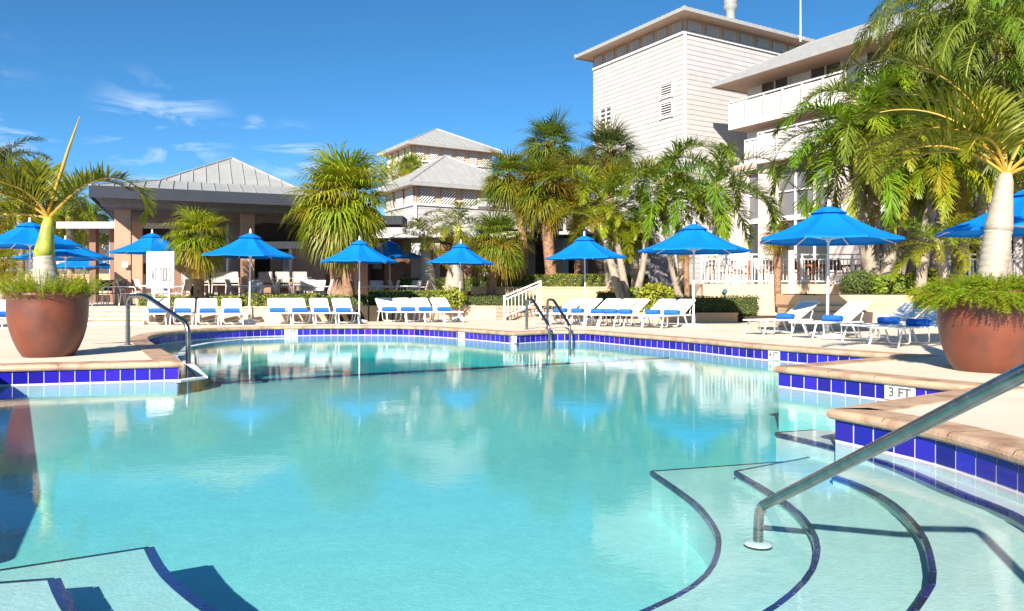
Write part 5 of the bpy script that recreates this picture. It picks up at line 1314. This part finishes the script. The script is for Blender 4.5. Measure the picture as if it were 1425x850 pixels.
palm('feather_palm', 'bright arching feather palm above the central umbrella', 'feather', (X(849, 30), 30, 1), B(840, 305, 30), 2.25, 111, .17, .10, nf=17, col=LEAFY, yellow=.6, shaft=.9, curve=2.1, vee=38, nleaf=70)
palm('feather_palm', 'green feather palm with yellow crownshaft right of the central umbrella top', 'feather', (X(948, 28), 28, .6), B(925, 288, 28), 2.3, 112, .17, .09, bend=(-.1, 0), nf=17, col=LEAFG, yellow=.35, shaft=1.0, curve=2.1, vee=38, nleaf=70)
palm('feather_palm', 'twin feather palm close behind with a thin straight crownshaft', 'feather', (X(952, 28.6), 28.6, .6), B(941, 298, 28.6), 1.9, 113, .15, .08, nf=14, col=LEAFG, yellow=.5, shaft=.9, curve=2.0, vee=38, nleaf=64)
palm('feather_palm', 'feather palm on a leaning pale trunk against the white clapboard', 'feather', (X(966, 25.6), 25.6, .4), B(996, 296, 26), 2.25, 114, .17, .085, bend=(.22, 0), nf=17, col=(0.140, 0.238, 0.020), yellow=.35, shaft=1.0, curve=2.1, vee=38, nleaf=70)
palm('feather_palm', 'leaning palm with bare grey trunk crossing behind the central loungers', 'feather', (X(868, 27), 27, .4), B(838, 322, 27.4), 1.35, 115, .17, .11, nf=12, col=LEAFY, yellow=.7, shaft=.5, curve=2.0)
palm('feather_palm', 'second leaning grey palm beside the yellow croton bush', 'feather', (X(874, 27.2), 27.2, .4), B(858, 330, 27.4), 1.2, 116, .17, .10, nf=12, col=LEAFY, yellow=.7, shaft=.5, curve=2.1)
palm('feather_palm', 'grey palm leaning right behind the croton bush', 'feather', (X(880, 27.4), 27.4, .4), B(900, 322, 27.4), 1.3, 117, .15, .09, bend=(.1, 0), nf=13, col=LEAFG, yellow=.4, shaft=.5, curve=2.0)
palm('fan_palm', 'short dark fan palm between the leaning trunks', 'fan', (X(884, 29), 29, 1), B(884, 325, 29), 1.05, 118, .16, .13, nf=24, droop=.5, col=(0.098, 0.168, 0.025), nseg=18, yellow=.3)
palm('fan_palm', 'slim palm with brown shaggy stem against the white pier', 'fan', (X(1083, 24.9), 24.9, .5), B(1081, 330, 24.9), .75, 119, .10, .13, nf=16, droop=1.0, col=LEAFB, nseg=14, tmat='trunk_brown', yellow=.7)
palm('fan_palm', 'thin brown-stemmed palm hidden behind the right central umbrella', 'fan', (X(957, 26), 26, .5), B(954, 348, 26), .55, 120, .09, .10, nf=12, droop=1.0, col=LEAFB, nseg=12, tmat='trunk_brown', yellow=.5)
G2 = 'palms of the dense right-hand cluster'
palm('feather_palm', 'full feather palm at the left front of the right-hand cluster', 'feather', (X(1222, 21.6), 21.6, .9), B(1196, 232, 21.8), 2.35, 130, .24, .15, bend=(-.15, 0), nf=24, col=(0.147, 0.231, 0.018), yellow=.5, shaft=.9, curve=2.25, vee=32, nleaf=74, group=G2)
palm('feather_palm', 'feather palm on a thick grey trunk behind the big right umbrella', 'feather', (X(1207, 22.4), 22.4, .9), B(1222, 205, 22.6), 2.2, 131, .26, .15, nf=22, col=LEAFY, yellow=.5, shaft=.9, curve=2.2, vee=32, nleaf=72, group=G2)
palm('feather_palm', 'straight grey-trunked feather palm in the middle of the right cluster', 'feather', (X(1234, 21.4), 21.4, .9), B(1243, 250, 21.6), 1.8, 132, .22, .13, nf=18, col=LEAFY, yellow=.6, shaft=.8, curve=2.2, group=G2)
palm('feather_palm', 'feather palm leaning left with bare white trunk beside the pot foliage', 'feather', (X(1280, 20.2), 20.2, .9), B(1298, 268, 20.6), 1.7, 133, .15, .12, bend=(-.05, 0), nf=18, col=LEAFY, yellow=.7, shaft=.7, curve=2.2, group=G2)
palm('feather_palm', 'feather palm whose pale trunk rises behind the white leaning one', 'feather', (X(1296, 21), 21, .9), B(1318, 250, 21), 1.7, 134, .17, .12, nf=18, col=LEAFG, yellow=.5, shaft=.7, curve=2.1, group=G2)
palm('feather_palm', 'low bright young palm left of the right potted palm trunk', 'feather', (X(1318, 19.6), 19.6, .9), B(1308, 352, 19.6), 1.15, 135, .12, .09, nf=18, col=(0.196, 0.266, 0.020), yellow=.5, shaft=.3, curve=1.7, low=-.1, group=G2)
palm('queen_palm', 'tall queen palm with long hanging fronds above the right cluster', 'feather', (X(1262, 22.8), 22.8, .9), B(1312, 66, 22.8), 3.0, 136, .24, .18, nf=34, col=(0.140, 0.196, 0.022), yellow=.3, shaft=.5, curve=2.6, droop=1.8, nleaf=96, ll=.80, lw=.013, vee=5, low=-.9, group=G2)
palm('queen_palm', 'queen palm in the top right corner with drooping fronds', 'feather', (X(1395, 20.5), 20.5, .9), B(1388, 62, 20.5), 3.0, 137, .24, .18, nf=32, col=(0.133, 0.203, 0.022), yellow=.3, shaft=.5, curve=2.5, droop=1.7, nleaf=92, ll=.78, lw=.013, vee=5, low=-.9, group=G2)
palm('queen_palm', 'queen palm between the top corner and the tall one, reaching out of frame', 'feather', (X(1330, 25), 25, .9), B(1372, 20, 25), 3.2, 138, .24, .18, nf=30, col=(0.126, 0.189, 0.022), yellow=.3, shaft=.5, curve=2.5, droop=1.7, nleaf=88, ll=.78, lw=.014, vee=5, low=-.8, group=G2)
palm('feather_palm', 'feather palm filling the middle of the right edge behind the potted palm', 'feather', (X(1372, 20.8), 20.8, .9), B(1368, 200, 20.8), 2.3, 139, .22, .14, nf=24, col=(0.119, 0.189, 0.020), yellow=.4, shaft=.7, curve=2.2, droop=.9, group=G2)
palm('feather_palm', 'dark feather palm at the right frame edge behind the umbrella', 'feather', (X(1436, 22), 22, .9), B(1430, 190, 22), 2.4, 140, .22, .14, nf=24, col=(0.098, 0.161, 0.020), yellow=.3, shaft=.7, curve=2.2, droop=.9, group=G2)
palm('feather_palm', 'feather palm at the heart of the right cluster under the queen palm', 'feather', (X(1255, 23.2), 23.2, .9), B(1268, 165, 23.2), 2.2, 141, .22, .14, nf=24, col=(0.126, 0.203, 0.020), yellow=.4, shaft=.7, curve=2.2, droop=.9, group=G2)
# far left trees
G3 = 'trees behind the far left umbrellas'
palm('feather_palm', 'tall dark palm at the far left frame edge', 'feather', (X(-6, 38), 38, 0), B(-4, 255, 38), 2.4, 150, .2, .14, nf=22, col=LEAFD, yellow=.3, shaft=.6, group=G3)
palm('feather_palm', 'palm left of the potted palm crown far behind', 'feather', (X(30, 36), 36, 0), B(28, 300, 36), 2.0, 151, .2, .14, nf=20, col=LEAFY, yellow=.7, shaft=.6, group=G3)
palm('feather_palm', 'palm right of the potted palm trunk far behind', 'feather', (X(100, 37), 37, 0), B(96, 305, 37), 1.9, 152, .2, .14, nf=20, col=LEAFG, yellow=.5, shaft=.6, group=G3)
palm('feather_palm', 'thin palm just left of the pavilion roof corner', 'feather', (X(122, 40), 40, 0), B(122, 315, 40), 1.7, 153, .18, .12, nf=18, col=LEAFD, yellow=.3, shaft=.5, group=G3)
palm('fan_palm', 'low fan palm at the far left below the guest building roof', 'fan', (X(2, 33), 33, 0), B(2, 365, 33), 1.1, 154, .16, .13, nf=22, droop=.6, col=LEAFY, nseg=16, yellow=.5, group=G3)
def tree(name, base, c, rx, rz, seed, label, col, cnt=5200, s=.10, group=G3):
    r = random.Random(seed); base = Vector(base); c = Vector(c); root = empty(name, base, 0, label, 'tree', group, absolute=True)
    q = MB(); q.tube(smooth_path(base, c, (.2, 0)), [.22 - .016 * k for k in range(9)], 9)
    clumps = []
    for i in range(26):
        d = Vector((r.gauss(0, 1), r.gauss(0, 1), r.gauss(0, .8))).normalized(); k = r.uniform(.35, 1)
        p = c + Vector((d.x * rx * k, d.y * rx * k, d.z * rz * k)); clumps.append((p, r.uniform(.22, .42) * rx, r.uniform(.7, 1.35))); q.tube([base.lerp(c, .72), (base.lerp(c, .72) + p) / 2 + Vector((0, 0, -.1)), p], [.06, .04, .015], 5)
    q.build('trunk', 'trunk', root, smooth=True); m_ = MB()
    for i in range(cnt):
        p, rr, k = r.choice(clumps); d = Vector((r.gauss(0, 1), r.gauss(0, 1), r.gauss(0, .8))).normalized()
        leaf_quad(m_, p + d * rr * r.uniform(.5, 1.05), r, s, tuple(x * k for x in col), d, .3, .4)
    m_.build('crown', 'hedge_leaf', root)
tree('broadleaf_tree', (X(60, 42), 42, 0), P(62, 312, 42), 2.6, 1.7, 61, 'leafy yellow-green tree filling the gap behind the potted palm', LEAFY)
tree('broadleaf_tree', (X(-10, 44), 44, 0), P(-10, 318, 44), 2.6, 2.2, 62, 'dark leafy tree at the far left edge behind the palms', LEAFD)
tree('broadleaf_tree', (X(118, 45), 45, 0), P(116, 318, 45), 1.9, 1.5, 63, 'small leafy tree next to the pavilion eave', LEAFG, 3200)
tree('broadleaf_tree', (X(575, 50), 50, 1), P(560, 248, 50), 2.6, 1.3, 64, 'bright rounded treetop between shaggy palm and pavilion roofs', LEAFY, 4200, group='treetops round the pavilions')
tree('broadleaf_tree', (X(1440, 28), 28, 1), P(1430, 190, 28), 3.6, 4.0, 65, 'dense dark tree behind the palms at the right frame edge', LEAFD, 7000, group='treetops round the pavilions')
palm('fan_palm', 'small rounded palm top just left of the near pavilion roof', 'fan', (X(569, 46), 46, 1), B(569, 232, 46), 1.0, 155, .16, .12, nf=26, droop=.4, col=LEAFG, nseg=16, group='treetops round the pavilions')
